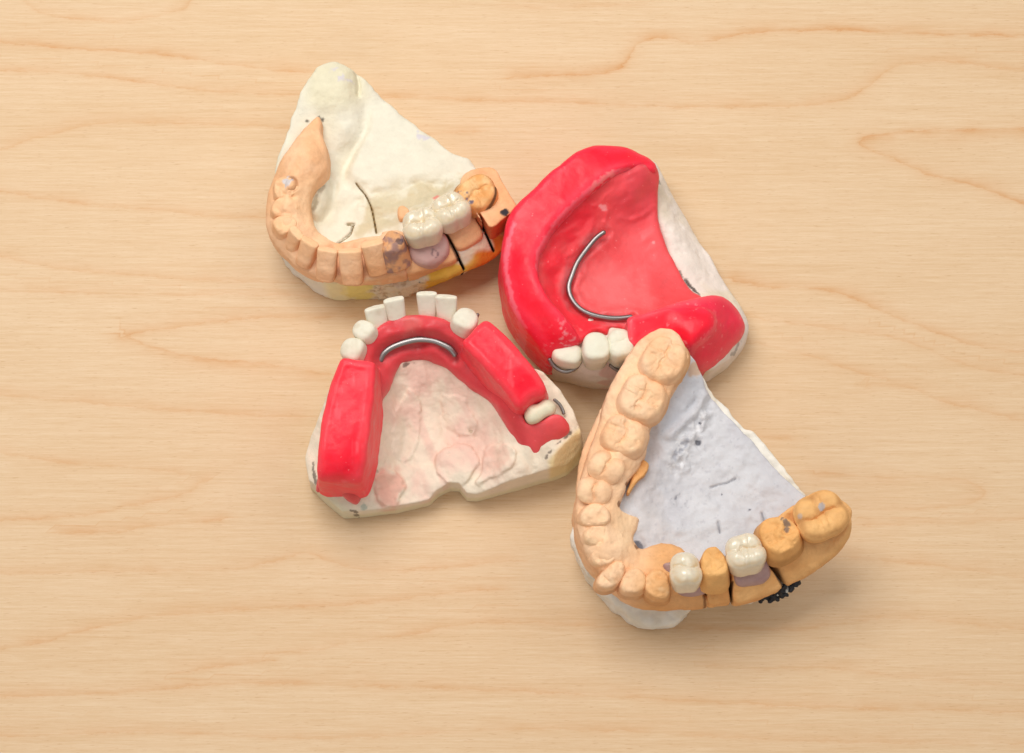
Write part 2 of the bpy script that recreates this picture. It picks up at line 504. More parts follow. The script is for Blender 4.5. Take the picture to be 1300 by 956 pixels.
    # long fibres and pores
    fib = noise(7, .34, 6, .8, 11); fib2 = noise(30, 1.0, 4, .6, 23); broad = noise(120, 22, 3, .5, 31); pore = noise(3.0, .26, 2, .5, 41); cross = noise(1.1, 6.0, 3, .5, 51)
    v = math_('ADD', math_('MULTIPLY_ADD', fib, 1.0, -.5), math_('ADD', math_('MULTIPLY_ADD', fib2, .60, -.30), math_('MULTIPLY_ADD', broad, .34, -.17)))
    v = math_('ADD', v, math_('MULTIPLY_ADD', cross, .04, -.02))
    pr = node('ShaderNodeMapRange'); pr.inputs[1].default_value = .64; pr.inputs[2].default_value = .74; Lk.new(pore, pr.inputs[0])
    mx = node('ShaderNodeMix', data_type='RGBA'); mx.inputs[6].default_value = (*lin(232, 206, 173), 1); mx.inputs[7].default_value = (*lin(204, 163, 115), 1)
    f = math_('ADD', math_('MULTIPLY', v, 1.1), .42); f.node.use_clamp = True; Lk.new(f, mx.inputs[0])
    m2 = node('ShaderNodeMix', data_type='RGBA'); Lk.new(mx.outputs[2], m2.inputs[6]); m2.inputs[7].default_value = (*lin(206, 146, 88), 1)
    l.node.use_clamp = True; Lk.new(l, m2.inputs[0])
    m3 = node('ShaderNodeMix', data_type='RGBA'); Lk.new(m2.outputs[2], m3.inputs[6]); m3.inputs[7].default_value = (*lin(176, 122, 70), 1)
    Lk.new(math_('MULTIPLY', pr.outputs[0], .40), m3.inputs[0])
    # a few tiny pale pink ink flecks and dark specks
    Lk.new(m3.outputs[2], bs.inputs['Base Color'])
    bs.inputs['Roughness'].default_value = .55; bs.inputs['Specular IOR Level'].default_value = .22
    b = node('ShaderNodeBump'); b.inputs['Distance'].default_value = .05*S; b.inputs['Strength'].default_value = .8
    Lk.new(fib, b.inputs['Height']); Lk.new(b.outputs[0], bs.inputs['Normal'])
build_table()
# ------------------------------------------------------------------ cream lower cast with pink wax rims
def spot(V, p, z, soft=.5, smooth=3, nz=0.0, ns=3.0, seed=0):
    """0..1 inside an outline whose edge is roughened by noise"""
    d = poly(V[:, 0], V[:, 1], pts(p, z), smooth)
    if nz: d = d+nz*fbm(V[:, 0], V[:, 1], V[:, 2], ns, 3, seed)
    return sstep(soft, -soft, d)
def stroke(V, p, z, w, nz=0.0, smooth=3):
    d, _ = line(V[:, 0], V[:, 1], pts(p, z), smooth)
    if nz: d = d+nz*fbm(V[:, 0], V[:, 1], V[:, 2], 1.2, 3, 5)
    return sstep(w, w*.4, d)
def blot(V, px, py, z, r, nz=.5):
    x, y = P(px, py, z); d = np.hypot(V[:, 0]-x, V[:, 1]-y)+nz*r*fbm(V[:, 0], V[:, 1], V[:, 2], r*1.2, 3, int(px))
    return sstep(r, r*.6, d)

def prism(out, top, low=0.0, k=1.2, wall=None, extra=None, sm=4, edge=.25):
    """solid inside an outline, between a lower and an upper surface"""
    def fn(X, Y, Z):
        d = poly(X, Y, out, sm)
        d = d+edge*fbm(X, Y, 0, 6, 2, 3)
        h = top(X, Y)
        f = d[:, :, None]
        if wall is not None: f = f+wall(X, Y, Z)
        f = smax(f, (Z-h[:, :, None])*0.9, k)
        lo = low(X, Y)[:, :, None] if callable(low) else low
        f = smax(f, lo-Z, .6)
        if extra is not None: f = extra(X, Y, Z, f)
        return f
    return fn

def wax_col(V, N, c, edge=None):
    r = np.tile(c, (len(V), 1))
    m = sstep(.2, 1.0, fbm(V[:, 0], V[:, 1], V[:, 2], 7, 3, 9)*.5+.5)
    return r*(1-.12*m[:, None])

WAXR = lin(255, 28, 54); WAXP = lin(218, 70, 76); WAXE = lin(255, 100, 108)

def build_three():
    K = thing('dental_cast', 'cream plaster jaw cast with white front teeth and a notched straight back edge', 'dental cast', 560, 560)
    W = thing('wax_denture', 'horseshoe shaped pink wax base with two tall red wax bars and thin steel bar', 'wax denture', 560, 550)
    out = pts([(391, 588, 2), (395, 560, 6), (407, 526, 10), (420, 490, 14), (434, 464, 16), (448, 450, 17), (460, 428, 17), (480, 413, 17), (505, 404, 17), (540, 402, 17), (572, 407, 17),
               (598, 422, 17), (625, 440, 15), (655, 462, 15), (690, 474, 15), (712, 495, 15), (729, 520, 15), (738, 545, 14), (739, 575, 2), (733, 588, 0), (718, 603, 0), (692, 612, 0),
               (650, 623, 0), (606, 636, 0), (594, 635, 0), (584, 623, 0), (572, 623, 0), (556, 631, 0), (546, 641, 0), (505, 650, 0), (470, 655, 0), (438, 657, 0), (420, 643, 0), (397, 622, 0)])
    T = TPS([(540, 560, 6.5), (515, 600, 7), (600, 590, 8.5), (600, 560, 8), (558, 500, 9.5), (560, 478, 12.5), (540, 458, 14), (490, 515, 13), (505, 540, 8.5), (520, 505, 9.5), (478, 560, 12.5), (498, 570, 7.5), (480, 600, 10.5), (640, 558, 12), (625, 565, 9.5), (660, 600, 12.5), (630, 600, 10), (480, 628, 7.5), (560, 615, 7.5), (590, 618, 8.5), (612, 625, 8), (500, 640, 6.5),
             (540, 630, 6), (705, 590, 13), (712, 552, 16), (728, 545, 15), (430, 640, 9), (410, 620, 12), (440, 500, 17), (420, 600, 14), (640, 460, 17), (600, 430, 17), (540, 415, 17), (480, 430, 17),
             (700, 500, 16), (725, 525, 15), (690, 600, 11), (660, 520, 17), (398, 580, 9), (405, 530, 11), (585, 525, 8.5), (600, 505, 11), (570, 482, 11.8), (612, 540, 9.5)])
    cx0, cy0 = P(696, 592, 12); cx1, cy1 = P(736, 549, 15)
    L = math.hypot(cx1-cx0, cy1-cy0); nx_, ny_ = (cy1-cy0)/L, -(cx1-cx0)/L
    hx0, hy0 = P(405, 624, 12); hx1, hy1 = P(446, 640, 9); Lh = math.hypot(hx1-hx0, hy1-hy0); hnx, hny = (hy1-hy0)/Lh, -(hx1-hx0)/Lh
    def top(X, Y):
        h = T(X, Y)
        # knife trimmed facets and shallow scrapes
        q = fbm(X, Y, 0, 13, 3, 21); a = np.abs(q*3-np.round(q*3))
        h = h+1.1*np.abs(q)+.35*fbm(X, Y, 0, 6, 4, 4)+.5*np.abs(fbm(X+.4*Y, Y*.6, 0, 4.5, 3, 14))
        g = fbm(X+Y*.5, Y*.35-X*.2, 0, 2.6, 4, 8); h = h+.22*g
        for px, py, r, dp in ((597, 545, .8, 1.0), (582, 552, .45, .8), (603, 552, .5, .8), (512, 612, .5, .8), (640, 535, .5, .6), (570, 575, .4, .6)):
            x, y = P(px, py, 10); h = h-dp*np.exp(-((X-x)**2+(Y-y)**2)/r**2)
        for tp, a in (([(555, 577), (576, 562), (600, 568), (611, 588), (600, 604), (588, 620), (566, 612), (556, 598)], 1.0), ([(612, 578), (628, 566), (646, 566), (654, 585), (640, 600), (622, 610), (608, 618), (602, 610), (612, 598)], 1.0),
                      ([(476, 612), (490, 596), (508, 602), (511, 628), (500, 642), (482, 640)], .8), ([(500, 530), (520, 500), (536, 520), (530, 560), (512, 590), (500, 570)], .7), ([(560, 500), (590, 512), (606, 540), (590, 556), (566, 540)], .6)):
            dd = poly(X, Y, pts(tp, 9), 2)+.7*fbm(X, Y, 0, 3.0, 3, 91)
            h = h+a*sstep(.35, -.35, dd)*sstep(-9, -1, dd)
        for l, a in (([(548, 466), (552, 500), (562, 530), (574, 560)], .9), ([(505, 500), (515, 540), (508, 580), (500, 610)], .7), ([(600, 500), (612, 530), (606, 560)], .6), ([(545, 575), (565, 600), (585, 612)], .8)):
            q, _ = line(X, Y, pts(l, 11), 3); h = h-a*np.exp(-(q/1.5)**2)
        d = (X-cx0)*nx_+(Y-cy0)*ny_
        h = smin(h, 15.0-1.5*d, .15)
        d = (X-hx0)*hnx+(Y-hy0)*hny
        h = smin(h, 10.5-1.2*d, .15)
        # bevelled rim along the back
        dl, _ = line(X, Y, pts([(546, 641, 0), (584, 623, 0)], 0), 1)
        return h
    def col(V, N):
        c = np.tile(lin(234, 220, 198), (len(V), 1))
        m = sstep(-.1, .7, fbm(V[:, 0], V[:, 1], 0, 11, 4, 31))*spot(V, [(500, 470), (560, 462), (640, 540), (660, 590), (620, 600), (520, 640), (480, 640), (478, 560)], 10, 5)
        c = mix(c, lin(232, 184, 170), m*.6)
        m = sstep(.05, .6, fbm(V[:, 0]+V[:, 1]*.4, V[:, 1]*.35, 0, 5, 4, 37))*spot(V, [(490, 480), (560, 460), (640, 530), (650, 600), (480, 640)], 10, 6)
        c = mix(c, lin(230, 200, 182), m*.8)
        m = spot(V, [(478, 610), (490, 592), (508, 600), (512, 625), (500, 645), (484, 640)], 8, 1.2, nz=1.5)
        c = mix(c, lin(226, 160, 140), m*.6)
        m = spot(V, [(612, 575), (640, 560), (648, 585), (625, 595)], 11, 1.5, nz=2.0)
        c = mix(c, lin(226, 184, 164), m*.6)
        m = spot(V, [(696, 590), (736, 548), (740, 575), (716, 606), (700, 612)], 10, .8, 1)
        c = mix(c, lin(232, 208, 152), m*.85)
        low = sstep(5.5, 2.5, V[:, 2]); c = mix(c, lin(226, 214, 176), low*.8)
        m = spot(V, [(400, 622), (440, 640), (445, 660), (420, 655)], 8, 1, 1); c = mix(c, lin(224, 218, 190), m*.8)
        # pencil line along the wax
        for l in ([(513, 467), (520, 463), (529, 461)], [(536, 458), (543, 457)], [(693, 583), (702, 572), (712, 563), (724, 553)], [(397, 585), (398, 600), (400, 612)], [(444, 642), (450, 643)]):
            c = mix(c, lin(70, 56, 50), stroke(V, l, 13, .36, .5)*.7)
        c = mix(c, lin(150, 172, 160), blot(V, 463, 646, 5, .9)*.6); c = mix(c, lin(160, 140, 120), blot(V, 480, 602, 8, .5)*.6)
        c = mix(c, lin(160, 140, 110), blot(V, 597, 545, 10, .7)*.6)
        return c
    def wall(X, Y, Z): return -0.04*(10-Z)
    disp = lambda V, N: (.07+.10*sstep(.3, .9, N[:, 2]))*fbm(V[:, 0], V[:, 1], V[:, 2], 2.2, 4, 2)
    solid('plaster_base', M_PLASTER, K, bounds(out), .33, prism(out, top, 0, .35, wall, sm=1, edge=.12), col, disp, z1=19)
    # ---- teeth of the cast
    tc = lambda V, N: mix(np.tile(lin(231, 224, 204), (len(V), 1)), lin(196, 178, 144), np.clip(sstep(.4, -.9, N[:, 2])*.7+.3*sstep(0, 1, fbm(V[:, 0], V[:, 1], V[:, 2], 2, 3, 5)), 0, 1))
    A = [('crown', 445, 441, 24.5, 6.2, 6.0, 8, 70, (14, 0), 3, {}), ('crown', 459, 416, 24.5, 5.3, 6.0, 8, 55, (20, 0), 4, {}),
         ('incisor', 477.5, 391, 24.5, 5.8, 4.2, 9.5, 28, (36, 14), 5, {}), ('incisor', 500, 380.5, 25, 5.3, 4.2, 9.5, 18, (36, 5), 6, {}),
         ('incisor', 541.5, 373, 25, 5.2, 4.0, 9.5, 1, (36, 0), 7, {}), ('incisor', 565.5, 377, 25, 5.7, 4.0, 9.5, -12, (36, -9), 8, {}),
         ('crown', 592, 401, 24.5, 6.4, 6.6, 8.5, -28, (22, 0), 9, {})]
    for kd, px, py, z, l, w, hh, an, ti, sd, ex in A:
        ex = {'rnd': .45, 'edge': .9, 'tap': .26} if kd == 'incisor' else {}
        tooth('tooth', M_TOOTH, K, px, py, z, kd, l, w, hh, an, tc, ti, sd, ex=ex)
    # kidney shaped molar showing through the wax
    def kidney(X, Y, Z):
        a = pts([(666, 517), (672, 511), (682, 510), (690, 505), (700, 506), (708, 514), (704, 524), (694, 528), (683, 535), (672, 536), (665, 528)], 22)
        d = poly(X, Y, a); h = 22.6-.05*((X-X.mean())**2)-.5*sstep(-2.2, 0, d)+.15*fbm(X, Y, 0, 3, 2, 3)
        return smax(d[:, :, None]+.10*(22-Z), Z-h[:, :, None], 1.8)
    x, y = P(686, 521, 21)
    solid('tooth', M_TOOTH, K, (x-6.5, x+6.5, y-5.5, y+5.5), .25, kidney, flat(lin(228, 220, 192)), z0=14, z1=25)

    # ---- wax base
    wout = pts([(400, 622, 12), (405, 590, 14), (411, 545, 16), (419, 505, 18), (430, 472, 20), (446, 458, 21), (458, 448, 20), (466, 432, 20), (483, 415, 20), (505, 404, 20), (532, 401, 20), (560, 405, 20), (580, 416, 20), (600, 428, 20),
                (640, 455, 18), (685, 490, 18), (690, 505, 18), (664, 518, 18), (665, 530, 19), (672, 538, 19), (686, 536, 19), (700, 529, 19), (712, 530, 18), (722, 539, 17), (723, 549, 16), (711, 558, 15), (694, 569, 14), (686, 583, 13),
                (677, 584, 13), (665, 574, 13), (647, 550, 13), (631, 523, 14), (617, 505, 14), (593, 486, 15), (572, 470, 15), (552, 459, 15), (540, 455, 15), (522, 457, 15), (510, 463, 15), (498, 482, 14), (486, 510, 14), (477, 534, 13), (472, 558, 12),
                (473, 593, 11), (467, 616, 10), (455, 638, 9), (445, 638, 9), (432, 628, 10), (415, 622, 11)])
    WT = TPS([(458, 632, 11.5), (448, 622, 15), (466, 612, 13.5), (470, 590, 14), (473, 555, 14.5), (487, 512, 16), (512, 463, 16), (540, 455, 16.2), (572, 470, 16), (617, 505, 15.6), (647, 550, 15), (680, 580, 13.5), (468, 436, 22), (500, 410, 22), (540, 406, 22.5), (578, 418, 22),
              (500, 425, 22), (540, 420, 22.5), (575, 432, 21), (535, 436, 18), (500, 446, 18), (570, 448, 18), (598, 440, 20), (625, 490, 17.5), (655, 535, 18.5), (640, 500, 20), (700, 540, 20), (715, 542, 19), (700, 560, 16.5), (684, 560, 17),
              (440, 600, 18), (430, 500, 20), (408, 600, 15), (405, 550, 18), (428, 622, 14), (410, 618, 13.5), (660, 470, 18), (475, 470, 20), (640, 455, 18), (478, 500, 19)])
    bar = [(482, 459, 18.2), (487, 449, 18.9), (497, 441, 19.3), (512, 435, 19.6), (530, 431, 19.8), (548, 432, 19.8), (562, 437, 19.7), (572, 443, 19.4), (579, 452, 18.6)]
    def wtop(X, Y):
        h = WT(X, Y)
        d, _ = line(X, Y, pts(bar), 3)
        h = h-1.1*np.exp(-(d/1.6)**2)+.35*np.exp(-((d-2.2)/.9)**2)
        h = h+.25*fbm(X, Y, 0, 7, 3, 44)
        return h
    def wcol(V, N):
        c = np.tile(WAXP, (len(V), 1))
        m = fbm(V[:, 0], V[:, 1], V[:, 2], 8, 3, 3)
        c = mix(c, lin(232, 92, 96), sstep(0, .8, m)*.6)
        d = poly(V[:, 0], V[:, 1], wout); c = mix(c, lin(238, 96, 104), sstep(-1.2, 0, d)*.5)
        c = mix(c, lin(244, 96, 100), spot(V, [(665, 535), (700, 528), (722, 540), (722, 552), (700, 565), (685, 583), (668, 560)], 17, 2)*.7)
        c = mix(c, lin(226, 120, 112), spot(V, [(513, 405), (530, 403), (528, 430), (512, 432)], 21, 1, nz=1)*.5)
        return mix(c, lin(188, 78, 78), stroke(V, [b[:2] for b in bar], 18.5, 2.2)*.4)
    wd = lambda V, N: .05*fbm(V[:, 0], V[:, 1], V[:, 2], 1.8, 3, 2)+.12*fbm(V[:, 0], V[:, 1], V[:, 2], 5, 2, 6)
    low = lambda X, Y: np.maximum(WT(X, Y)-7, T(X, Y)-1.5)
    solid('base_plate', M_WAX, W, bounds(wout), .36, prism(wout, wtop, low, 1.8), wcol, wd, z0=0, z1=25)
    # ---- two wax bars
    def bar_(outl, topp, lowpts, k, slope, seed):
        o2 = pts(outl); Tt = TPS(topp)
        def tp(X, Y):
            d = poly(X, Y, o2); h = Tt(X, Y)
            return h+.12*fbm(X, Y, 0, 7, 2, seed)+.16*np.exp(-((d+1.6)/.6)**2)
        def fn(X, Y, Z):
            d = poly(X, Y, o2)+.16*fbm(X, Y, 0, 6, 3, seed)
            h = tp(X, Y)
            f = d[:, :, None]-slope*(h[:, :, None]-Z)
            return smax(smax(f, Z-h[:, :, None], k), lowpts-Z, .5)
        def cl(V, N):
            d = poly(V[:, 0], V[:, 1], o2)
            c = np.tile(WAXR, (len(V), 1))
            e = sstep(-2.8, -.3, d+.6*fbm(V[:, 0], V[:, 1], V[:, 2], 4, 2, 4))
            c = mix(c, WAXE, e*.45)  # paler rim painted in to stand for light through thin wax
            return mix(c, lin(255, 120, 130), sstep(.6, 1, fbm(V[:, 0], V[:, 1]*.3, V[:, 2], 2.5, 3, 17))*.35)
        solid('wax_rim', M_WAX, W, bounds(o2, 5.5), .34, fn, cl, wd, z0=lowpts-1, z1=32)
    bar_([(431, 462, 27), (438, 455, 28), (455, 457, 28), (472, 460, 28), (476, 466, 28), (474, 500, 28), (470, 540, 27), (465, 580, 26), (459, 605, 24), (452, 612, 23), (430, 611, 23), (408, 611, 22), (404, 598, 24), (405, 560, 26), (412, 520, 27), (420, 490, 27)],
         [(440, 462, 28.5), (470, 468, 28.5), (450, 500, 28.4), (440, 550, 28), (420, 560, 27.6), (430, 595, 26), (412, 600, 25), (455, 600, 24.8), (465, 530, 28), (425, 500, 28), (430, 608, 23.5)], 10, 1.5, .09, 61)
    bar_([(587, 437, 26), (595, 425, 26), (606, 413, 26), (617, 408, 26), (629, 415, 26), (648, 434, 26), (668, 457, 26), (684, 476, 26), (693, 492, 25), (690, 502, 24), (676, 508, 24), (664, 518, 24), (655, 517, 24), (640, 497, 25), (620, 474, 26), (602, 454, 26)],
         [(595, 432, 27.2), (617, 412, 27), (640, 440, 27.4), (620, 455, 27.8), (660, 480, 27.2), (680, 478, 26.6), (688, 495, 25.5), (660, 510, 25.6), (640, 490, 27)], 12, 1.6, .10, 62)
    tube('lingual_bar', M_STEEL, W, [(a, b, c-.25) for a, b, c in bar], .75, flatten=.7)
    tube('clasp', M_STEEL, W, [(703, 507, 18), (710, 513, 17.5), (714, 520, 17.2), (716, 526, 17)], .42)
    tube('clasp', M_STEEL, W, [(602, 411, 19), (605, 404, 20), (607, 398, 20.5)], .4)
    tube('clasp', M_STEEL, W, [(461, 438, 21), (464, 434, 21), (466, 432, 21.5)], .4)
build_three()
# ------------------------------------------------------------------ upper cast under the large pink wax plate
def build_two():
    K = thing('dental_cast', 'off-white plaster upper jaw cast almost hidden under a broad red wax plate', 'dental cast', 790, 350)
    W = thing('wax_denture', 'broad glossy red wax plate covering the palate of the upper cast', 'wax denture', 780, 330)
    out = pts([(700, 466, 9), (694, 458, 2), (682, 440, 0), (668, 415, 0), (660, 380, 0), (658, 345, 0), (668, 310, 0), (696, 270, 0), (724, 244, 0), (764, 228, 0), (800, 222, 0), (824, 216, 4), (837, 216, 8), (857, 255, 6), (881, 299, 4),
               (907, 345, 3), (928, 378, 3), (939, 395, 4), (948, 418, 4), (939, 444, 0), (922, 466, 0), (895, 484, 0), (882, 480, 0), (868, 465, 0), (850, 452, 0), (828, 455, 0), (808, 468, 0), (795, 482, 0), (785, 494, 0), (775, 494, 0),
               (755, 492, 0), (740, 487, 1), (722, 479, 4)])
    T = TPS([(838, 240, 12), (850, 290, 11.5), (870, 335, 11), (890, 368, 11), (846, 240, 8), (866, 285, 7.5), (890, 330, 7), (915, 370, 8), (760, 350, 10), (800, 320, 10), (760, 380, 10), (790, 390, 11), (740, 370, 11), (850, 360, 10.5), (830, 300, 10), (700, 300, 16), (680, 350, 17), (690, 420, 17), (760, 220, 17),
             (820, 210, 14), (720, 452, 17), (757, 455, 17), (790, 455, 17), (745, 472, 12), (770, 478, 11), (715, 468, 12), (850, 420, 17), (920, 430, 13), (900, 465, 11), (935, 440, 8), (940, 405, 10), (900, 380, 13)])
    def top(X, Y):
        return T(X, Y)+.25*fbm(X, Y, 0, 6, 3, 14)-.35*sstep(.4, .9, fbm(X, Y, 0, 2.5, 2, 3))
    def col(V, N):
        c = np.tile(lin(240, 226, 214), (len(V), 1))
        c = mix(c, lin(222, 206, 172), sstep(0, .8, fbm(V[:, 0], V[:, 1], V[:, 2], 9, 3, 6))*.5)
        c = mix(c, lin(206, 178, 140), spot(V, [(700, 470), (780, 480), (800, 500), (700, 500)], 3, 3)*.4*sstep(8, 3, V[:, 2]))
        c = mix(c, lin(226, 176, 160), blot(V, 772, 471, 12, 2.4)*.6)
        for l in ([(851, 325), (858, 338), (866, 350)], [(866, 350), (876, 362), (888, 374)], [(836, 222), (837, 230)], [(868, 352), (884, 370)]):
            c = mix(c, lin(76, 66, 60), stroke(V, l, 12, .4, .55)*.7)
        return mix(c, lin(84, 74, 60), stroke(V, [(942, 428), (936, 440), (930, 447)], 11, .3, .3)*.5)
    solid('plaster_base', M_PLASTER, K, bounds(out), .4, prism(out, top, 0, 1.0, lambda X, Y, Z: -.05*(12-Z)), col,
          lambda V, N: .10*fbm(V[:, 0], V[:, 1], V[:, 2], 2.2, 3, 2)+.12*fbm(V[:, 0], V[:, 1], V[:, 2], 7, 2, 12), z1=20)
    def tc(V, N, loc):
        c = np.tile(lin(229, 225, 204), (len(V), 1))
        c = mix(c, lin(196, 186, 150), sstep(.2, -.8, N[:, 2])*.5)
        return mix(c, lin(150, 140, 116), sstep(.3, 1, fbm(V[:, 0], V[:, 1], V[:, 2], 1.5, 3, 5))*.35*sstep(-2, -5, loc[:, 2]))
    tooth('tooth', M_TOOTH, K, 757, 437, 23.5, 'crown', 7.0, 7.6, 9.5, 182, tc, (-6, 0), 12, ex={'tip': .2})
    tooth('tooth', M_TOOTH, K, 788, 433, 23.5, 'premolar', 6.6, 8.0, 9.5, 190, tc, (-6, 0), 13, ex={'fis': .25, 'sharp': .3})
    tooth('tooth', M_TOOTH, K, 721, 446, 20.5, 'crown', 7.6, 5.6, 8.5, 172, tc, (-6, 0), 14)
    # ---- palate plate
    po = pts([(800, 199, 18), (822, 204, 18), (833, 214, 17), (836, 230, 15), (835, 250, 14), (837, 275, 14), (843, 300, 14), (856, 330, 13.5), (868, 352, 13.5), (881, 368, 14), (893, 376, 15), (905, 392, 17), (900, 410, 20), (870, 420, 20),
              (812, 425, 18), (792, 420, 18), (788, 414, 20), (775, 414, 20), (771, 421, 21), (757, 417, 21), (745, 426, 21), (738, 434, 20), (733, 436, 20), (716, 443, 20), (704, 446, 20), (690, 440, 20), (665, 380, 20), (662, 300, 20), (700, 250, 20), (740, 215, 20), (770, 203, 19)])
    PT = TPS([(800, 330, 14.3), (760, 355, 15.2), (770, 375, 15.5), (830, 340, 14.0), (860, 365, 14.2), (835, 290, 14.4), (842, 310, 14.0), (862, 343, 13.6), (885, 372, 15), (800, 280, 15.5), (765, 290, 18), (735, 320, 18.5), (716, 355, 19), (722, 385, 18.5),
              (750, 405, 18), (790, 408, 17.5), (698, 310, 22.5), (690, 350, 22.5), (705, 395, 22.3), (740, 260, 23), (780, 235, 23.5), (800, 250, 20.5), (826, 250, 16.5), (820, 220, 22.5), (832, 220, 19.5), (805, 204, 23), (760, 418, 20), (730, 432, 21),
              (712, 440, 20), (820, 395, 17), (850, 380, 16.5), (780, 320, 15.2), (740, 340, 17.4), (748, 385, 16.8), (830, 232, 19)])
    bar = [(768, 294, 19.2), (757, 302, 19), (745, 316, 18.8), (733, 333, 18.9), (726, 350, 19), (722, 364, 19), (725, 378, 19), (735, 391, 18.9), (750, 399, 18.8), (768, 403, 18.6), (786, 404, 18.3), (803, 402, 18)]
    def ptop(X, Y):
        h = PT(X, Y)
        d, _ = line(X, Y, pts(bar), 3)
        x0, _y = P(745, 345, 19)
        h = h+.55*np.exp(-((d-2.0)/1.1)**2)*sstep(-.6, .6, fbm(X, Y, 0, 3, 2, 9)+.3)-.5*np.exp(-(d/1.1)**2)
        # brushed, smeared wax
        sm = sstep(6, -3, poly(X, Y, pts([(760, 235), (810, 210), (830, 235), (828, 270), (790, 275), (765, 268), (745, 290), (720, 330), (712, 370), (702, 340), (712, 290)], 19)))
        q = fbm((X*.8+Y*.6)*.35, (X*-.6+Y*.8)*1.0, 0, 2.4, 3, 5)
        h = h+.42*q*sm+.15*fbm(X, Y, 0, 6, 3, 7)
        for l in ([(754, 265), (766, 262), (772, 268), (768, 280)], [(776, 228), (773, 245), (764, 258)], [(794, 272), (815, 268), (832, 252)]):
            dl, _ = line(X, Y, pts(l, 20), 3); h = h+.38*np.exp(-(dl/.45)**2)*sstep(-.8, .3, fbm(X, Y, 0, 2, 2, 2))
        return h
    def pcol(V, N):
        c = np.tile(lin(236, 78, 82), (len(V), 1))
        c = mix(c, lin(252, 122, 122), spot(V, [(738, 345), (765, 330), (800, 345), (830, 380), (790, 398), (750, 392), (733, 372)], 15, 4, nz=2)*.65)  # light on the slope facing the lamp, painted as a paler patch
        c = mix(c, lin(250, 104, 108), spot(V, [(770, 300), (800, 285), (838, 295), (860, 340), (890, 372), (850, 378), (820, 350), (790, 320)], 15, 4, nz=2)*.35)
        c = mix(c, lin(240, 22, 50), spot(V, [(694, 300), (740, 262), (755, 275), (725, 310), (715, 360), (735, 400), (780, 408), (790, 415), (740, 430), (700, 440)], 20, 3, nz=2)*.7)
        c = mix(c, lin(244, 84, 96), spot(V, [(800, 204), (834, 215), (836, 262), (800, 276), (780, 262), (785, 235)], 20, 4, nz=1)*.6)
        m = stroke(V, [b[:2] for b in bar], 19, 3.4)*sstep(-.2, .6, fbm(V[:, 0], V[:, 1], V[:, 2], 3, 3, 8))
        c = mix(c, lin(238, 130, 132), m*.5)
        m = sstep(.45, .8, fbm(V[:, 0], V[:, 1], V[:, 2], 1.2, 3, 28))*spot(V, [(704, 446), (740, 436), (735, 418), (700, 430)], 21, 2)
        c = mix(c, lin(250, 170, 170), m*.8)
        return mix(c, lin(250, 176, 176), np.maximum(blot(V, 766, 265, 20, 1.0), blot(V, 830, 306, 15, .6))*.6)
    wd = lambda V, N: .05*fbm(V[:, 0], V[:, 1], V[:, 2], 1.8, 3, 2)+.12*fbm(V[:, 0], V[:, 1], V[:, 2], 6, 2, 6)
    solid('base_plate', M_WAX, W, bounds(po), .36, prism(po, ptop, lambda X, Y: PT(X, Y)-6, 1.6), pcol, wd, z0=5, z1=27)
    # ---- the long rim
    ro = pts([(704, 454, 17), (716, 444, 21), (728, 437, 22), (737, 430, 22), (728, 415, 24), (715, 401, 25), (697, 380, 26), (686, 360, 26), (683, 339, 26), (685, 321, 26), (697, 298, 26), (712, 278, 26), (730, 260, 26), (743, 248, 26), (758, 235, 26), (774, 224, 26), (794, 215, 25),
              (812, 211, 24), (830, 216, 22), (833, 210, 20), (826, 203, 20), (812, 192, 22), (793, 184, 23), (770, 184, 24), (749, 186, 24), (728, 198, 24), (702, 219, 24), (681, 239, 24), (659, 262, 22), (645, 283, 20), (638, 310, 20), (635, 339, 20), (639, 366, 19), (647, 392, 18), (658, 413, 17), (676, 436, 16), (694, 456, 15)])
    RT = TPS([(790, 195, 24.5), (820, 208, 22.5), (750, 200, 26.5), (770, 215, 26.6), (710, 240, 27), (730, 245, 27), (690, 280, 27.2), (668, 280, 26.6), (665, 330, 27.2), (652, 330, 25.8), (680, 330, 27.2), (672, 375, 26.6), (655, 375, 25), (690, 400, 26), (672, 418, 23.5),
              (712, 425, 24), (700, 450, 19), (730, 432, 22), (800, 208, 25.5)])
    def rtop(X, Y): return RT(X, Y)+.15*fbm(X, Y, 0, 9, 2, 71)
    def rf(X, Y, Z):
        d = poly(X, Y, ro)+.2*fbm(X, Y, 0, 5, 2, 3)
        h = rtop(X, Y)
        f = d[:, :, None]-.04*(h[:, :, None]-Z)
        return smax(smax(f, (Z-h[:, :, None]), 2.2), (h[:, :, None]-19-Z), .8)
    def rcol(V, N):
        d = poly(V[:, 0], V[:, 1], ro); c = np.tile(WAXR, (len(V), 1))
        c = mix(c, lin(250, 60, 84), sstep(-3.4, -1, d+.6*fbm(V[:, 0], V[:, 1], V[:, 2], 6, 2, 4))*.6)
        for l, s in (([(652, 285), (645, 310), (643, 340), (647, 368), (656, 395), (666, 415)], .8), ([(809, 213), (794, 216), (774, 224), (758, 235), (743, 248), (712, 278), (697, 298), (685, 321), (683, 345)], .55)):
            c = mix(c, lin(255, 120, 136), stroke(V, l, 25, .8, .4)*s)  # sheen lines on outer edge and crest, painted in paler pink
        m = sstep(.35, .7, fbm(V[:, 0], V[:, 1], V[:, 2], 1.0, 3, 28))*spot(V, [(700, 456), (740, 436), (735, 415), (710, 415), (695, 435)], 21, 2)
        c = mix(c, lin(250, 150, 158), m*.8)
        return mix(c, lin(255, 130, 130), stroke(V, [(752, 241), (760, 234), (768, 227), (776, 223)], 25, .7, .9)*.8)  # smeared highlight on the crest, painted into the colour
    solid('wax_rim', M_WAX, W, bounds(ro), .38, rf, rcol, wd, z0=4, z1=30)
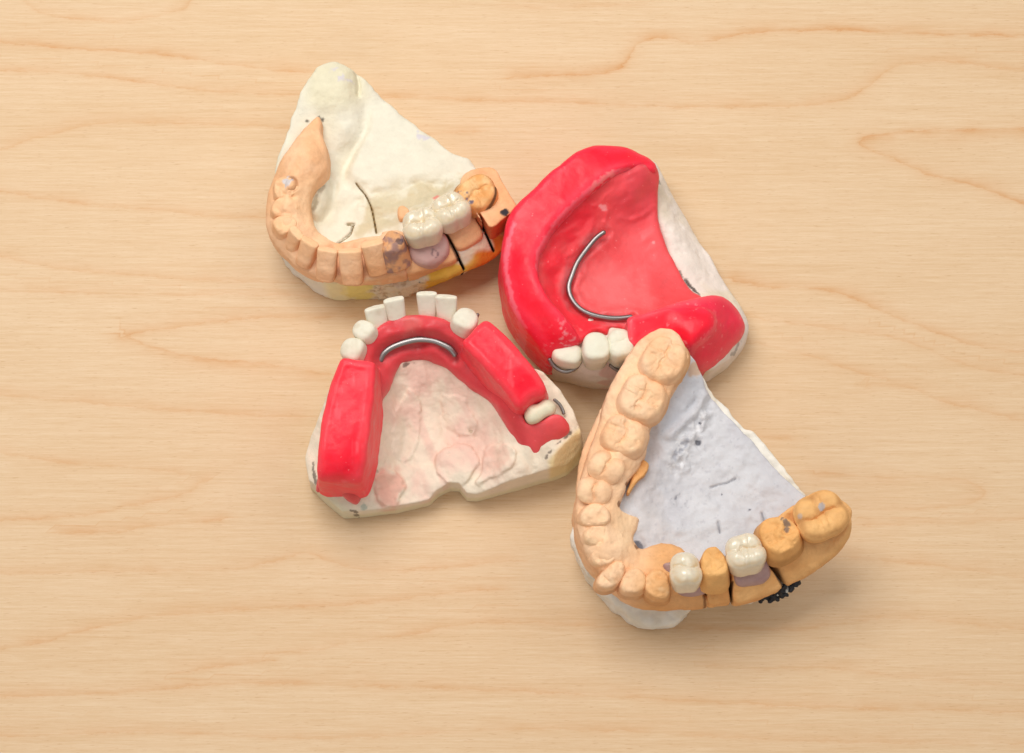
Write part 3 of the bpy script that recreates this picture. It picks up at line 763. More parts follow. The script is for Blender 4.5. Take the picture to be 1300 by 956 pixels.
    # ---- the short rim at the back
    so = pts([(797, 404, 22), (820, 397, 22), (845, 388, 22), (870, 380, 22), (893, 377, 20), (914, 379, 17), (931, 388, 15), (946, 408, 13), (943, 424, 12), (929, 444, 11), (910, 464, 10), (892, 473, 10), (880, 466, 14), (862, 446, 20), (845, 434, 20), (825, 434, 20), (808, 446, 20), (799, 440, 21), (796, 420, 22)])
    ST_ = TPS([(815, 410, 23.3), (850, 400, 23.6), (880, 392, 23.2), (905, 395, 22.2), (905, 415, 22.2), (880, 440, 22.4), (860, 430, 22.5), (830, 425, 23), (930, 396, 17), (940, 412, 14), (936, 424, 13.5), (922, 415, 17.5), (912, 442, 15.5), (922, 440, 13.5), (893, 468, 13.5), (903, 462, 12.5), (880, 455, 17.5), (812, 435, 23)])
    def sf(X, Y, Z):
        d = poly(X, Y, so)+.2*fbm(X, Y, 0, 5, 2, 5); h = ST_(X, Y)
        h = h-.8*sstep(-.5, .9, poly(X, Y, pts([(800, 408), (860, 392), (902, 396), (906, 418), (880, 442), (850, 446), (805, 445)], 22)))-.0*np.exp(-((poly(X, Y, pts([(800, 408), (860, 392), (902, 396), (906, 418), (880, 442), (850, 446), (805, 445)], 22))-.6)/.8)**2)+.25*fbm(X, Y, 0, 6, 2, 8)
        return smax(smax(d[:, :, None]+0*Z, Z-h[:, :, None], 1.6), (h[:, :, None]-9-Z), .8)
    def scol(V, N):
        c = np.tile(lin(248, 52, 80), (len(V), 1))
        c = mix(c, WAXR, spot(V, [(805, 410), (860, 396), (898, 398), (902, 414), (880, 438), (850, 442), (808, 440)], 22, 1.6, nz=.6)*.95)
        c = mix(c, lin(255, 100, 112), stroke(V, [(908, 398), (906, 418), (885, 442), (866, 456)], 20, .6, .5)*.6)
        d = poly(V[:, 0], V[:, 1], so); c = mix(c, lin(248, 104, 112), sstep(-2.6, -.2, d)*.6)
        m = sstep(.75, 1.0, fbm(V[:, 0], V[:, 1], V[:, 2], 1.0, 3, 28)); return mix(c, lin(255, 170, 175), m*.4)
    solid('wax_rim', M_WAX, W, bounds(so), .36, sf, scol, wd, z0=3, z1=26)
    tube('palatal_bar', M_STEEL, W, bar, .66)
    tube('clasp', M_STEEL, W, [(697, 455, 17), (702, 463, 16.5), (709, 469, 16), (718, 472, 15.8), (727, 470, 15.8), (733, 465, 16), (737, 459, 16.5)], .5)
    tube('clasp', M_STEEL, W, [(774, 463, 16), (779, 467, 15.6), (786, 471, 15.2), (794, 473, 15)], .5)
build_two()
# ------------------------------------------------------------------ cream cast with peach stone arch, top left
def peachcol(c0, c1, seed):
    def f(V, N):
        c = np.tile(c0, (len(V), 1))
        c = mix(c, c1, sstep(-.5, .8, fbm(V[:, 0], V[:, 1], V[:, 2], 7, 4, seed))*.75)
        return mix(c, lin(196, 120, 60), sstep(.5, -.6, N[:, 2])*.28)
    return f
def build_one():
    K = thing('dental_cast', 'cream plaster lower jaw cast with peach tooth arch and pale lobe at its back', 'dental cast', 470, 250)
    rise = lambda *a: [tuple(q) for q in a]
    out = pts([(396, 97, 15), (406, 83, 15), (425, 77, 15), (446, 87, 15), (464, 103, 13), (482, 119, 12), (500, 137, 11), (522, 157, 11), (546, 175, 11), (572, 194, 11), (590, 203, 11), (603, 214, 11), (618, 235, 12), (650, 262, 12), (657, 275, 12),
               (652, 300, 10), (642, 318, 9), (620, 338, 8), (592, 351, 7), (570, 363, 5), (545, 368, 4), (527, 372, 2), (500, 379, 0), (475, 378, 0), (450, 380, 0), (420, 378, 0), (396, 366, 0), (372, 345, 0), (356, 320, 1), (352, 290, 4),
               (350, 262, 7), (351, 238, 9), (352, 212, 12), (364, 180, 13), (374, 148, 14), (385, 116, 15)])
    low_ = pts([(400, 105, 0), (425, 92, 0), (450, 98, 0), (500, 142, 0), (550, 182, 0), (600, 218, 0), (622, 245, 0), (640, 270, 0), (640, 300, 0), (620, 325, 0), (590, 345, 0), (560, 358, 0), (530, 372, 0), (500, 380, 0), (450, 381, 0), (420, 379, 0), (396, 367, 0), (372, 346, 0), (355, 322, 0),
                (350, 280, 0), (354, 240, 0), (362, 215, 0), (375, 180, 0), (385, 145, 0)])
    T = TPS([(410, 100, 17), (425, 85, 16), (440, 100, 17), (430, 125, 16.5), (400, 120, 16.5), (390, 150, 15), (420, 150, 14), (440, 170, 13.5), (455, 120, 15), (465, 112, 13.5), (470, 150, 12), (455, 190, 10), (440, 215, 10), (425, 230, 11.5),
             (490, 180, 13.0), (520, 170, 12.6), (560, 200, 12.6), (600, 215, 12.6), (500, 210, 12.6), (470, 220, 11.5), (520, 240, 12.4), (560, 240, 13), (460, 250, 11), (430, 270, 10), (410, 250, 13), (400, 280, 12), (440, 285, 10.5), (480, 275, 12.5),
             (500, 265, 13), (460, 295, 12), (480, 295, 13.5), (370, 190, 14.5), (360, 220, 13.5), (600, 320, 14), (560, 345, 12), (620, 300, 14), (640, 300, 12.5), (580, 330, 13.5), (540, 350, 12), (440, 350, 13), (400, 345, 13), (360, 300, 13), (345, 260, 12), (380, 270, 14),
             (480, 350, 13), (540, 255, 15), (575, 235, 15), (635, 320, 10), (600, 340, 10.5), (650, 285, 12), (512, 365, 8)])
    def wallmix(X, Y, Z, d):
        dl = poly(X, Y, low_); t = np.clip(Z/10, 0, 1)
        return d*t+dl[:, :, None]*(1-t)
    cuts = [[(558, 290), (573, 312), (588, 336)], [(596, 264), (611, 288), (626, 313)]]
    cracks = [([(452, 232, 12), (463, 245, 12), (471, 262, 12), (475, 280, 12), (478, 297, 13)], .2), ([(448, 285, 11), (445, 296, 11), (436, 304, 11), (425, 311, 12)], .2), ([(440, 283, 11), (449, 284, 11)], .25)]
    def fn(X, Y, Z):
        d = poly(X, Y, out)+.35*fbm(X, Y, 0, 5, 3, 33)*sstep(-40, -20, X*0+Y*0-10) + .3*fbm(X, Y, 0, 3.5, 3, 35)
        h = T(X, Y)
        # crease between the lobe and the flat trimmed plane
        dl, _ = line(X, Y, pts([(455, 100), (456, 122), (470, 138), (468, 155), (455, 180), (440, 210), (420, 240)], 12), 3)
        h = h-1.1*np.exp(-(dl/2.0)**2)
        dl2, _ = line(X, Y, pts([(452, 92), (455, 106), (454, 118)], 15), 3); h = h-.9*np.exp(-(dl2/.5)**2)
        h = h+.45*fbm(X, Y, 0, 6, 4, 3)*sstep(12, 4, dl)+.18*fbm(X, Y, 0, 4, 4, 5)
        pl = sstep(1.5, -2, poly(X, Y, pts([(478, 135), (600, 215), (560, 225), (500, 240), (455, 235), (440, 215), (465, 165)], 12)))
        hp = 12.6+.0*X; h = h*(1-pl)+(hp+.08*fbm(X, Y, 0, 6, 3, 5))*pl
        dl3 = poly(X, Y, pts([(455, 240), (500, 232), (560, 222), (590, 225), (580, 245), (540, 262), (500, 280), (470, 285), (452, 262)], 12))
        h = h+1.3*fbm(X*.5+Y*.4, Y-X*.3, 0, 4, 4, 8)*sstep(2, -2, dl3)
        for l, wd in cracks:
            q, _ = line(X, Y, pts(l), 4); h = h-1.4*np.exp(-(q/wd)**2)
        q, _ = line(X, Y, pts([(398, 262), (404, 245), (414, 230), (410, 255), (402, 270)], 13), 3); h = h+.8*np.exp(-(q/1.3)**2)-.9*np.exp(-((q-2)/.9)**2)
        q, _ = line(X, Y, pts([(410, 300), (430, 302), (450, 290)], 12), 3)
        f = wallmix(X, Y, Z, d[:, :, None])
        f = smax(f, (Z-h[:, :, None])*.9, .9)
        for c in cuts:
            q, _ = line(X, Y, pts(c, 14), 1); f = np.maximum(f, np.minimum(.28-q[:, :, None], Z-6))
        return smax(f, -Z, .5)
    def col(V, N):
        c = np.tile(lin(233, 226, 206), (len(V), 1))
        c = mix(c, lin(220, 211, 184), sstep(-.1, .9, fbm(V[:, 0], V[:, 1], V[:, 2], 10, 4, 6))*.6)
        c = mix(c, lin(226, 215, 176), spot(V, [(400, 85), (450, 85), (465, 110), (440, 135), (390, 130)], 16, 2.5)*.5)
        c = mix(c, lin(208, 190, 152), spot(V, [(470, 250), (500, 242), (545, 234), (590, 225), (600, 240), (540, 265), (500, 285), (460, 296)], 13, 2.5, nz=3)*.75)  # slope shading painted in as darker tan, over stained plaster
        c = mix(c, lin(214, 206, 214), sstep(.2, .6, fbm(V[:, 0], V[:, 1], V[:, 2], 2, 3, 8))*np.maximum.reduce([blot(V, 432, 92, 16, 3), blot(V, 447, 93, 16, 2), blot(V, 533, 168, 12, 3)])*.8)
        # side band: pale, then yellow, then orange toward the right end
        side = sstep(.75, .35, N[:, 2])
        c = mix(c, lin(238, 226, 182), spot(V, [(380, 352), (440, 358), (500, 356), (530, 352), (500, 385), (400, 385)], 8, 1.2, nz=1)*.9)
        c = mix(c, lin(232, 214, 122), np.maximum(blot(V, 460, 370, 5, 4), spot(V, [(455, 360), (520, 356), (560, 345), (560, 356), (500, 366), (460, 380)], 8, 1))*.75)
        c = mix(c, lin(228, 186, 70), spot(V, [(522, 352), (545, 336), (566, 330), (590, 334), (606, 318), (640, 300), (640, 320), (612, 345), (588, 358), (560, 368), (540, 370), (534, 360)], 10, 1.2, nz=.8)*.95)
        c = mix(c, lin(222, 126, 46), spot(V, [(604, 322), (620, 306), (640, 288), (662, 265), (664, 300), (646, 325), (620, 345), (600, 348)], 11, 2.4, nz=1)*.95)
        c = mix(c, lin(236, 226, 198), spot(V, [(584, 326), (600, 312), (620, 300), (626, 312), (606, 318), (590, 332), (568, 330)], 14, .6)*.9)
        ch = spot(V, [(480, 364), (510, 358), (538, 362), (545, 372), (530, 384), (500, 388), (470, 384)], 4, 1, nz=1)
        c = mix(c, lin(228, 216, 198), ch); c = mix(c, lin(196, 176, 150), ch*sstep(.1, .7, fbm(V[:, 0], V[:, 1], V[:, 2], 1.3, 3, 8)))
        c = mix(c, lin(40, 36, 34), blot(V, 533, 371, 4, .9))
        c = mix(c, lin(238, 232, 222), spot(V, [(350, 300), (372, 330), (400, 352), (420, 385), (380, 380), (340, 320)], 4, 1)*.9)
        for l, wd in cracks: c = mix(c, lin(132, 100, 44), stroke(V, [q[:2] for q in l], 12, .30)*.9)
        for q in cuts: c = mix(c, lin(28, 24, 22), stroke(V, q, 14, .5, smooth=1))  # saw slots painted near-black: marker plus painted-in shade
        for px, py in ((390, 153), (405, 148), (408, 150)): c = mix(c, lin(60, 50, 40), blot(V, px, py, 15, .6)*.8)
        c = mix(c, lin(230, 130, 120), blot(V, 553, 250, 15, 1.1)*.8)
        c = mix(c, lin(150, 130, 96), stroke(V, [(399, 268), (402, 252), (412, 236)], 13, .6, .4)*.5)
        return c
    def dsp(V, N):
        r = .10*fbm(V[:, 0], V[:, 1], V[:, 2], 2.2, 3, 2)
        ch = spot(V, [(478, 362), (510, 357), (540, 362), (547, 372), (530, 386), (500, 390), (470, 384)], 4, 1.5)
        r = r+ch*(.5*np.abs(fbm(V[:, 0], V[:, 1], V[:, 2], 1.6, 3, 19))-.2)
        return r+.5*sstep(6, 2, V[:, 2])*fbm(V[:, 0], V[:, 1], V[:, 2]*.6, 4, 3, 22)*sstep(.6, .2, np.abs(N[:, 2]))
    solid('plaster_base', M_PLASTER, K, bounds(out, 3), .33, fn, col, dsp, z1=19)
    # ---- stone arch
    ao = pts([(405, 148, 16), (399, 150, 16), (386, 165, 16), (372, 186, 16), (358, 208, 15), (348, 226, 15), (341, 248, 14), (338, 275, 14), (339, 290, 14), (348, 308, 14), (362, 326, 14), (380, 342, 14), (400, 352, 14), (440, 357, 14), (480, 356, 14), (508, 352, 14), (516, 350, 14),
              (515, 336, 16), (517, 318, 17), (516, 300, 17), (505, 293, 17), (486, 296, 16), (483, 303, 15), (460, 305, 15), (440, 312, 14), (425, 311, 14), (412, 302, 14), (402, 292, 15), (396, 278, 15), (394, 262, 15), (398, 245, 16), (404, 236, 16), (413, 222, 17), (417, 205, 17), (415, 186, 17), (408, 170, 17), (408, 155, 16.5)])
    AT = TPS([(404, 153, 17), (398, 170, 18.5), (385, 200, 21), (372, 205, 20), (400, 200, 20.5), (412, 205, 18.5), (395, 225, 20), (370, 238, 21), (352, 235, 17.5), (343, 265, 16.5), (345, 290, 16.5), (362, 265, 20.5), (385, 250, 19), (385, 275, 18.5), (398, 270, 16.5), (362, 290, 20),
              (380, 305, 19.5), (405, 300, 17), (425, 310, 17), (400, 345, 16), (380, 335, 16), (360, 318, 16), (412, 327, 17.2), (443, 333, 17), (472, 325, 17.6), (416, 309, 18.5), (443, 311, 18.5), (470, 306, 18.5), (440, 350, 15.6), (475, 345, 16.2), (500, 342, 16.8), (510, 325, 18), (500, 305, 18.5), (460, 310, 17.5), (485, 305, 18), (512, 346, 16)])
    def afn(X, Y, Z):
        d = poly(X, Y, ao)+.15*fbm(X, Y, 0, 4, 3, 3); h = AT(X, Y)+.3*fbm(X, Y, 0, 4, 3, 6)
        for px, py, r, a in ((368, 236, 2.2, .9), (362, 262, 2.4, .6), (360, 285, 2.2, .8), (383, 205, 4, .7), (372, 250, 1, -.8)):
            x, y = P(px, py, 20); h = h+a*np.exp(-((X-x)**2+(Y-y)**2)/r**2)
        for l, a in (([(346, 252), (360, 249), (372, 252)], .4), ([(346, 275), (360, 273), (372, 276)], .5), ([(371, 292), (371, 303)], .8)):
            q, _ = line(X, Y, pts(l, 19), 3); h = h-a*np.exp(-(q/.5)**2)
        x, y = P(368, 234, 21); r = np.hypot(X-x, Y-y); h = h-.9*np.exp(-((r-1.7)/.4)**2)*(X > x-.5)
        return smax(smax(d[:, :, None]-.05*(16-Z), Z-h[:, :, None], 1.2), 11-Z, .4)
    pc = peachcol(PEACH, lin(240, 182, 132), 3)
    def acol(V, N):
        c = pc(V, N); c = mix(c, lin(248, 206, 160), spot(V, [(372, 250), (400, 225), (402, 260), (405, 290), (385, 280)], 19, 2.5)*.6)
        c = mix(c, lin(206, 206, 210), blot(V, 363, 230, 21, 1.6)*.85)
        x, y = P(368, 234, 21); r = np.hypot(V[:, 0]-x, V[:, 1]-y)
        c = mix(c, lin(150, 90, 50), np.exp(-((r-1.8)/.35)**2)*(V[:, 0] > x-.5)*.6)
        for l in ([(371, 290), (370, 304)],): c = mix(c, lin(180, 110, 50), stroke(V, l, 19, .5)*.7)
        return mix(c, lin(250, 226, 196), sstep(.2, .8, fbm(V[:, 0], V[:, 1], V[:, 2], 3, 3, 14))*spot(V, [(460, 340), (515, 330), (515, 352), (460, 356)], 16, 1.5)*.6)
    sd = lambda V, N: .07*fbm(V[:, 0], V[:, 1], V[:, 2], 1.5, 3, 2)
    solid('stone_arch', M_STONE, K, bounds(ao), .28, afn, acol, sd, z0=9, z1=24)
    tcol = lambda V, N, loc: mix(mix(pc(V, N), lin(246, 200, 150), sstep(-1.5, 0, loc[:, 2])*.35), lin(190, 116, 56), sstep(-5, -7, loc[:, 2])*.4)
    tcol0 = tcol
    tcol = lambda V, N, loc: mix(tcol0(V, N, loc), lin(206, 206, 210), blot(V, 363, 230, 21, 1.3)*.85)
    for px, py, z, kd, l, w_, hh, an, ti, sd_ in ((363, 237, 20.6, 'stump', 6.4, 7.4, 4, -80, (0, 0), 16), (361, 261, 20.3, 'stump', 5.6, 7.0, 4, -84, (0, 0), 17), (361, 284, 21.0, 'stump', 5.8, 6.4, 5, -65, (0, 0), 3), (380, 293, 22.2, 'incisor', 4.6, 5.4, 7, -50, (-18, 0), 4), (396, 304, 22.4, 'incisor', 4.8, 5.4, 8, -32, (-30, 0), 5),
                                              (417, 314, 23, 'incisor', 5.2, 5.0, 9, -12, (-36, 0), 6), (444, 315, 23, 'incisor', 6.0, 5.2, 9.5, 3, (-38, 0), 7), (471, 305, 23.5, 'incisor', 5.8, 6.4, 9, 14, (-34, 0), 8)):
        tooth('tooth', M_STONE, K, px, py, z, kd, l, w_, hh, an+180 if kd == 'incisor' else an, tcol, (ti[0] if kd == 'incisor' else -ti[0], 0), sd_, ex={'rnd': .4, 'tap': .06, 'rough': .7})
    def stain(V, N, loc):
        c = mix(pc(V, N), lin(200, 130, 64), np.full(len(V), .5))
        m = sstep(-.2, .6, fbm(V[:, 0], V[:, 1], V[:, 2], 2.2, 3, 5)); c = mix(c, lin(120, 96, 108), m*.7)
        return mix(c, lin(70, 56, 70), blot(V, 508, 316, 18, 1.2)*.8)
    tooth('tooth', M_STONE, K, 498, 304, 23.5, 'stump', 6.8, 7.0, 8, 12, stain, (24, 0), 9, ex={'rough': .9}, label='stained broken tooth stump with dark purple marks')
    # ---- sawn dies
    def die(outl, tp, lowz, c, cutl=(), disp=sd, name='die_block', k=.8, taper=.05, extra=None, mat=None):
        o2 = pts(outl); Tt = TPS(tp)
        def f(X, Y, Z):
            d = poly(X, Y, o2); h = Tt(X, Y)+.22*fbm(X, Y, 0, 3.5, 3, 6)
            if extra is not None: h = extra(X, Y, h)
            r = smax(d[:, :, None]-taper*(h[:, :, None]-Z), Z-h[:, :, None], k)
            for q in cutl:
                dd, _ = line(X, Y, pts(q, 14), 1); r = np.maximum(r, .28-dd[:, :, None])
            return smax(r, lowz-Z, .3)
        return solid(name, mat or M_STONE, K, bounds(o2), .3, f, c, disp, z0=lowz-1, z1=Tt.hi+1)
    def dcol(V, N):
        c = pc(V, N); c = mix(c, lin(222, 154, 84), np.full(len(V), .3))
        for q in cuts: c = mix(c, lin(60, 40, 28), stroke(V, q, 16, .7, smooth=1)*.9)  # dark along the cuts: marker and painted slot shade
        c = mix(c, lin(70, 45, 25), stroke(V, [(517, 316), (516, 335), (512, 342), (519, 352)], 16, .45)*.9)
        return mix(c, lin(238, 228, 210), blot(V, 512, 346, 16, 1.0)*.5)
    die([(517, 316, 17), (518, 330, 17), (515, 342, 15), (519, 351, 13), (540, 347, 13), (560, 340, 13), (574, 336, 13), (584, 326, 14), (578, 316, 15), (566, 298, 16), (556, 288, 16), (535, 284, 16), (518, 292, 17)],
        [(520, 345, 15.5), (530, 325, 18), (555, 330, 16.5), (572, 328, 15.6), (560, 305, 18), (520, 300, 18.5), (545, 343, 15)], 10, dcol, cuts[:1])
    die([(563, 295, 16), (570, 306, 16), (580, 318, 15), (592, 317, 14.5), (608, 307, 14.5), (613, 298, 15), (606, 285, 16), (596, 270, 17), (580, 268, 17)],
        [(580, 312, 16.8), (600, 305, 16.6), (606, 296, 17), (590, 290, 18.5), (575, 285, 18.5)], 11, dcol, cuts)
    die([(505, 270, 15), (508, 264, 15), (514, 264, 15), (520, 270, 15), (518, 278, 15), (508, 281, 15)], [(508, 268, 16.5), (515, 268, 16.6), (512, 278, 16.4)], 9, dcol, name='stone_remnant')
    # mauve gum mask
    die([(519, 310, 18), (520, 325, 18), (530, 335, 17.2), (543, 338, 16.8), (558, 333, 16.8), (569, 321, 17.5), (569, 308, 18), (560, 296, 18.5), (530, 296, 18.5)],
        [(522, 322, 19), (540, 332, 18.4), (560, 325, 18.4), (545, 310, 20), (530, 300, 20)], 14,
        lambda V, N: mix(np.tile(lin(206, 166, 158), (len(V), 1)), lin(150, 120, 120), np.maximum(blot(V, 551, 323, 18, 1.2)*sstep(0, .4, fbm(V[:, 0], V[:, 1], V[:, 2], .8, 2, 4)), 0)), name='gum_mask', k=1.6, mat=M_TOOTH)
    # end block with its cut stump
    bo = [(584, 232, 22), (590, 220, 22), (602, 213, 22), (616, 211, 22), (629, 213, 22), (640, 233, 22), (655, 259, 22), (656, 264, 22), (640, 278, 21), (626, 291, 20), (615, 287, 20), (600, 268, 20), (590, 252, 21)]
    def bcol(V, N):
        c = mix(pc(V, N), lin(230, 150, 84), np.full(len(V), .35))
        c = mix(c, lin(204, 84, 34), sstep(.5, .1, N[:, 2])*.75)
        c = mix(c, lin(48, 40, 46), blot(V, 640, 284, 14, 1.1))
        return c
    die(bo, [(590, 230, 22), (615, 215, 21.5), (630, 220, 21.5), (650, 258, 22), (625, 285, 21.8), (605, 265, 21.8), (632, 262, 21)], 13, bcol, cuts[1:], k=.6, taper=.02)
    def scol(V, N, loc):
        c = np.tile(lin(232, 164, 98), (len(V), 1)); c = mix(c, lin(244, 196, 138), sstep(-.3, .6, fbm(V[:, 0], V[:, 1], V[:, 2], 3, 4, 5)))
        m = np.maximum.reduce([blot(V, 590, 249, 25, 1.3), blot(V, 598, 253, 25, .9), blot(V, 586, 243, 25, 1.0)]); c = mix(c, lin(72, 74, 110), m*sstep(-.5, .3, fbm(V[:, 0], V[:, 1], V[:, 2], 1, 2, 7))*.85)
        c = mix(c, lin(200, 200, 204), blot(V, 594, 256, 25, .7)*.6)
        q = stroke(V, [(629, 234), (629, 246), (624, 256), (616, 264)], 24, .38)
        return mix(c, lin(84, 60, 40), np.maximum(q*.9, sstep(-2.2, -3.4, loc[:, 2])*.35))
    tooth('tooth', M_STONE, K, 606, 242, 24.4, 'worn', 9.6, 9.0, 4.6, 35, scol, (-4, 0), 21, ex={'fis': .5, 'rnd': 1.0}, label='trimmed molar stump with blue grey pencil marks')
    for q, nm in ((cuts[0], 'a'), (cuts[1], 'b')): pass
    # ---- ceramic crowns
    def cc(V, N, loc):
        c = np.tile(lin(228, 214, 188), (len(V), 1))
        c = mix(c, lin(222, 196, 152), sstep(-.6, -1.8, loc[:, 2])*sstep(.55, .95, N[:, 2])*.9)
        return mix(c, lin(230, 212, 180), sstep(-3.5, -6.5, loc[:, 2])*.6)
    for i, (px, py, l, w_, an, ti, sd_, lab) in enumerate(((534, 276, 9.8, 9.2, 194, (-20, 0), 31, 'ivory ceramic molar crown above the mauve patch on the top left cast'), (569, 257, 9.4, 9.0, 208, (-20, 0), 34, 'ivory ceramic molar crown between two black saw cuts, top left cast'))):
        Z = 26.3
        R = thing('ceramic_crown', lab, 'dental crown', px, py)
        R['group'] = 'ceramic crowns set on the casts'
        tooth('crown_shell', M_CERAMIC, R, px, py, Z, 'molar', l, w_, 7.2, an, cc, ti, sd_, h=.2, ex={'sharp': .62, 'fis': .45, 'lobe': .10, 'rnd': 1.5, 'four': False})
build_one()
# ------------------------------------------------------------------ lavender and ochre cast, bottom right
def build_four():
    K = thing('dental_cast', 'ochre stone lower jaw cast with lavender plaster filling inside its tooth arch', 'dental cast', 880, 650)
    # white mounting plaster underneath
    wo = pts([(868, 470, 17), (887, 468, 19), (901, 497, 16), (917, 512, 16), (932, 528, 15.5), (951, 546, 15.5), (970, 566, 15.5), (992, 589, 15.5), (1010, 611, 15.5), (1024, 634, 15), (1015, 660, 15), (1012, 690, 15), (1012, 715, 15), (1012, 738, 14), (999, 752, 12.5), (971, 764, 11.5), (930, 765, 12), (890, 768, 10),
              (874, 776, 8), (862, 786, 6), (846, 792, 4), (828, 797, 3), (808, 793, 3), (788, 777, 4), (770, 763, 5), (757, 747, 6), (744, 732, 8), (731, 708, 10), (726, 685, 12), (727, 662, 13), (731, 635, 15), (742, 600, 16), (756, 560, 16), (772, 520, 18), (800, 480, 20), (840, 470, 22)])
    wl = pts([(880, 520, 0), (900, 530, 0), (950, 575, 0), (1000, 630, 0), (1005, 660, 0), (985, 700, 0), (960, 730, 0), (925, 750, 0), (890, 765, 0), (872, 782, 0), (850, 795, 0), (828, 800, 0), (806, 795, 0), (786, 783, 0), (767, 768, 0), (754, 752, 0), (742, 735, 0), (732, 705, 0), (736, 660, 0), (760, 610, 0), (790, 560, 0), (830, 530, 0)])
    WT = TPS([(868, 480, 18), (897, 497, 17.5), (926, 530, 16.6), (962, 568, 16.2), (1004, 612, 16.2), (1015, 640, 15), (990, 720, 15), (930, 750, 13), (880, 770, 11), (850, 785, 6.5), (820, 788, 5.5), (790, 775, 7), (765, 750, 9), (745, 715, 12), (740, 660, 15), (760, 580, 16), (800, 520, 18), (860, 600, 14), (900, 650, 14), (840, 720, 13), (820, 765, 9)])
    def wf(X, Y, Z):
        d = poly(X, Y, wo)+.5*fbm(X, Y, 0, 5, 3, 3); dl = poly(X, Y, wl)+.5*fbm(X, Y, 0, 5, 3, 3)
        h = WT(X, Y)+.5*fbm(X, Y, 0, 4, 3, 6); t = np.clip(Z/12, 0, 1)**.8
        return smax(smax(d[:, :, None]*t+dl[:, :, None]*(1-t), Z-h[:, :, None], 1.0), -Z, .5)
    def wc(V, N):
        c = np.tile(lin(240, 234, 222), (len(V), 1))
        c = mix(c, lin(222, 206, 178), sstep(0, .9, fbm(V[:, 0], V[:, 1], V[:, 2], 6, 4, 6))*.5)
        return mix(c, lin(120, 116, 118), spot(V, [(960, 755), (1005, 730), (1018, 738), (1000, 756), (970, 768)], 13, 1)*sstep(-.5, .1, fbm(V[:, 0], V[:, 1], V[:, 2], 1.2, 3, 8))*.8)
    solid('plaster_base', M_PLASTER, K, bounds(np.r_[wo, wl]), .4, wf, wc, lambda V, N: .16*fbm(V[:, 0], V[:, 1], V[:, 2], 2.4, 3, 2)+.3*fbm(V[:, 0], V[:, 1], V[:, 2], 5, 3, 12), z1=24)
    # lavender plaster floor
    lo = pts([(870, 452, 24), (880, 455, 23), (889, 474, 21), (898, 497, 19), (913, 515, 18), (930, 535, 17), (950, 557, 16.5), (970, 580, 16.5), (990, 602, 17), (1008, 618, 17), (1024, 632, 18), (1015, 650, 18), (1000, 680, 18), (960, 700, 18), (900, 715, 18), (850, 730, 18), (800, 700, 18), (775, 640, 18), (800, 570, 20), (830, 520, 22), (850, 480, 24)])
    LT = TPS([(875, 460, 23.5), (890, 480, 21.3), (896, 500, 19.5), (870, 500, 22), (860, 530, 21), (880, 530, 19.5), (925, 535, 17.8), (960, 575, 17.3), (1000, 615, 17.8), (1015, 630, 18.5), (900, 570, 18), (870, 590, 18.2), (850, 570, 20.5), (830, 610, 19.5), (840, 640, 18.2), (820, 640, 20.5), (810, 670, 21), (840, 690, 20),
              (880, 650, 17.5), (930, 620, 17.3), (970, 640, 17.8), (910, 680, 18.5), (950, 675, 19), (990, 660, 19.5), (870, 700, 19.5), (840, 540, 22), (790, 600, 20), (930, 580, 17.5)])
    cr = [([(912, 662), (914, 676)], .35), ([(968, 650), (971, 662)], .4), ([(903, 617), (915, 613), (924, 611), (935, 606)], .22)]
    def ltop(X, Y):
        h = LT(X, Y)+.9*fbm(X, Y, 0, 10, 5, 6)+.22*fbm(X, Y, 0, 2.2, 3, 26)
        rough = sstep(2, -3, poly(X, Y, pts([(892, 510), (905, 515), (902, 540), (880, 575), (870, 600), (858, 605), (852, 580), (868, 545)], 19))+1.5*fbm(X, Y, 0, 4, 2, 3))
        h = h+rough*.9*fbm(X, Y, 0, 1.5, 3, 16)
        q, _ = line(X, Y, pts([(897, 500), (885, 520), (870, 535), (850, 555)], 20), 3); h = h+.5*np.exp(-(q/.8)**2)-.5*np.exp(-((q-1.6)/.8)**2)
        q, _ = line(X, Y, pts([(893, 470), (896, 485), (888, 500)], 21), 3); h = h+.5*np.exp(-(q/.9)**2)
        for px, py, r, a in ((886.5, 561, .9, 1.6), (862, 633, 1.4, .9), (889, 536, .5, .8), (917, 626, .35, .6), (965, 606, .7, .5), (824, 573, 2.4, 1.6), (812, 693, 1.6, 1.6)):
            x, y = P(px, py, 18.5); h = h-a*np.exp(-(((X-x)**2)+((Y-y)*.7)**2)/r**2)
        q, _ = line(X, Y, pts([(888, 624), (900, 636), (912, 642)], 18), 3); h = h+.35*np.exp(-(q/1.1)**2)
        q, _ = line(X, Y, pts([(840, 668), (880, 676), (910, 664), (950, 655)], 18), 3); h = h+.5*np.exp(-(q/1.6)**2)
        for l, wd in cr:
            q, _ = line(X, Y, pts(l, 18.5), 2); h = h-.9*np.exp(-(q/wd)**2)
        return h
    def lc(V, N):
        c = np.tile(lin(211, 210, 213), (len(V), 1)); c = mix(c, lin(197, 195, 200), sstep(-.3, .9, fbm(V[:, 0], V[:, 1], V[:, 2], 8, 4, 6))*.7)
        c = mix(c, lin(216, 218, 226), spot(V, [(868, 470), (892, 480), (885, 510), (855, 545), (842, 540)], 21, 2.5)*.7)
        c = mix(c, lin(198, 184, 176), spot(V, [(815, 600), (835, 570), (835, 640), (850, 690), (815, 690), (805, 650)], 19, 3, nz=2)*.35)
        c = mix(c, lin(120, 122, 132), blot(V, 863, 632, 18, 1.9)*sstep(-.1, .5, fbm(V[:, 0], V[:, 1], V[:, 2], 1, 3, 8))*.8)
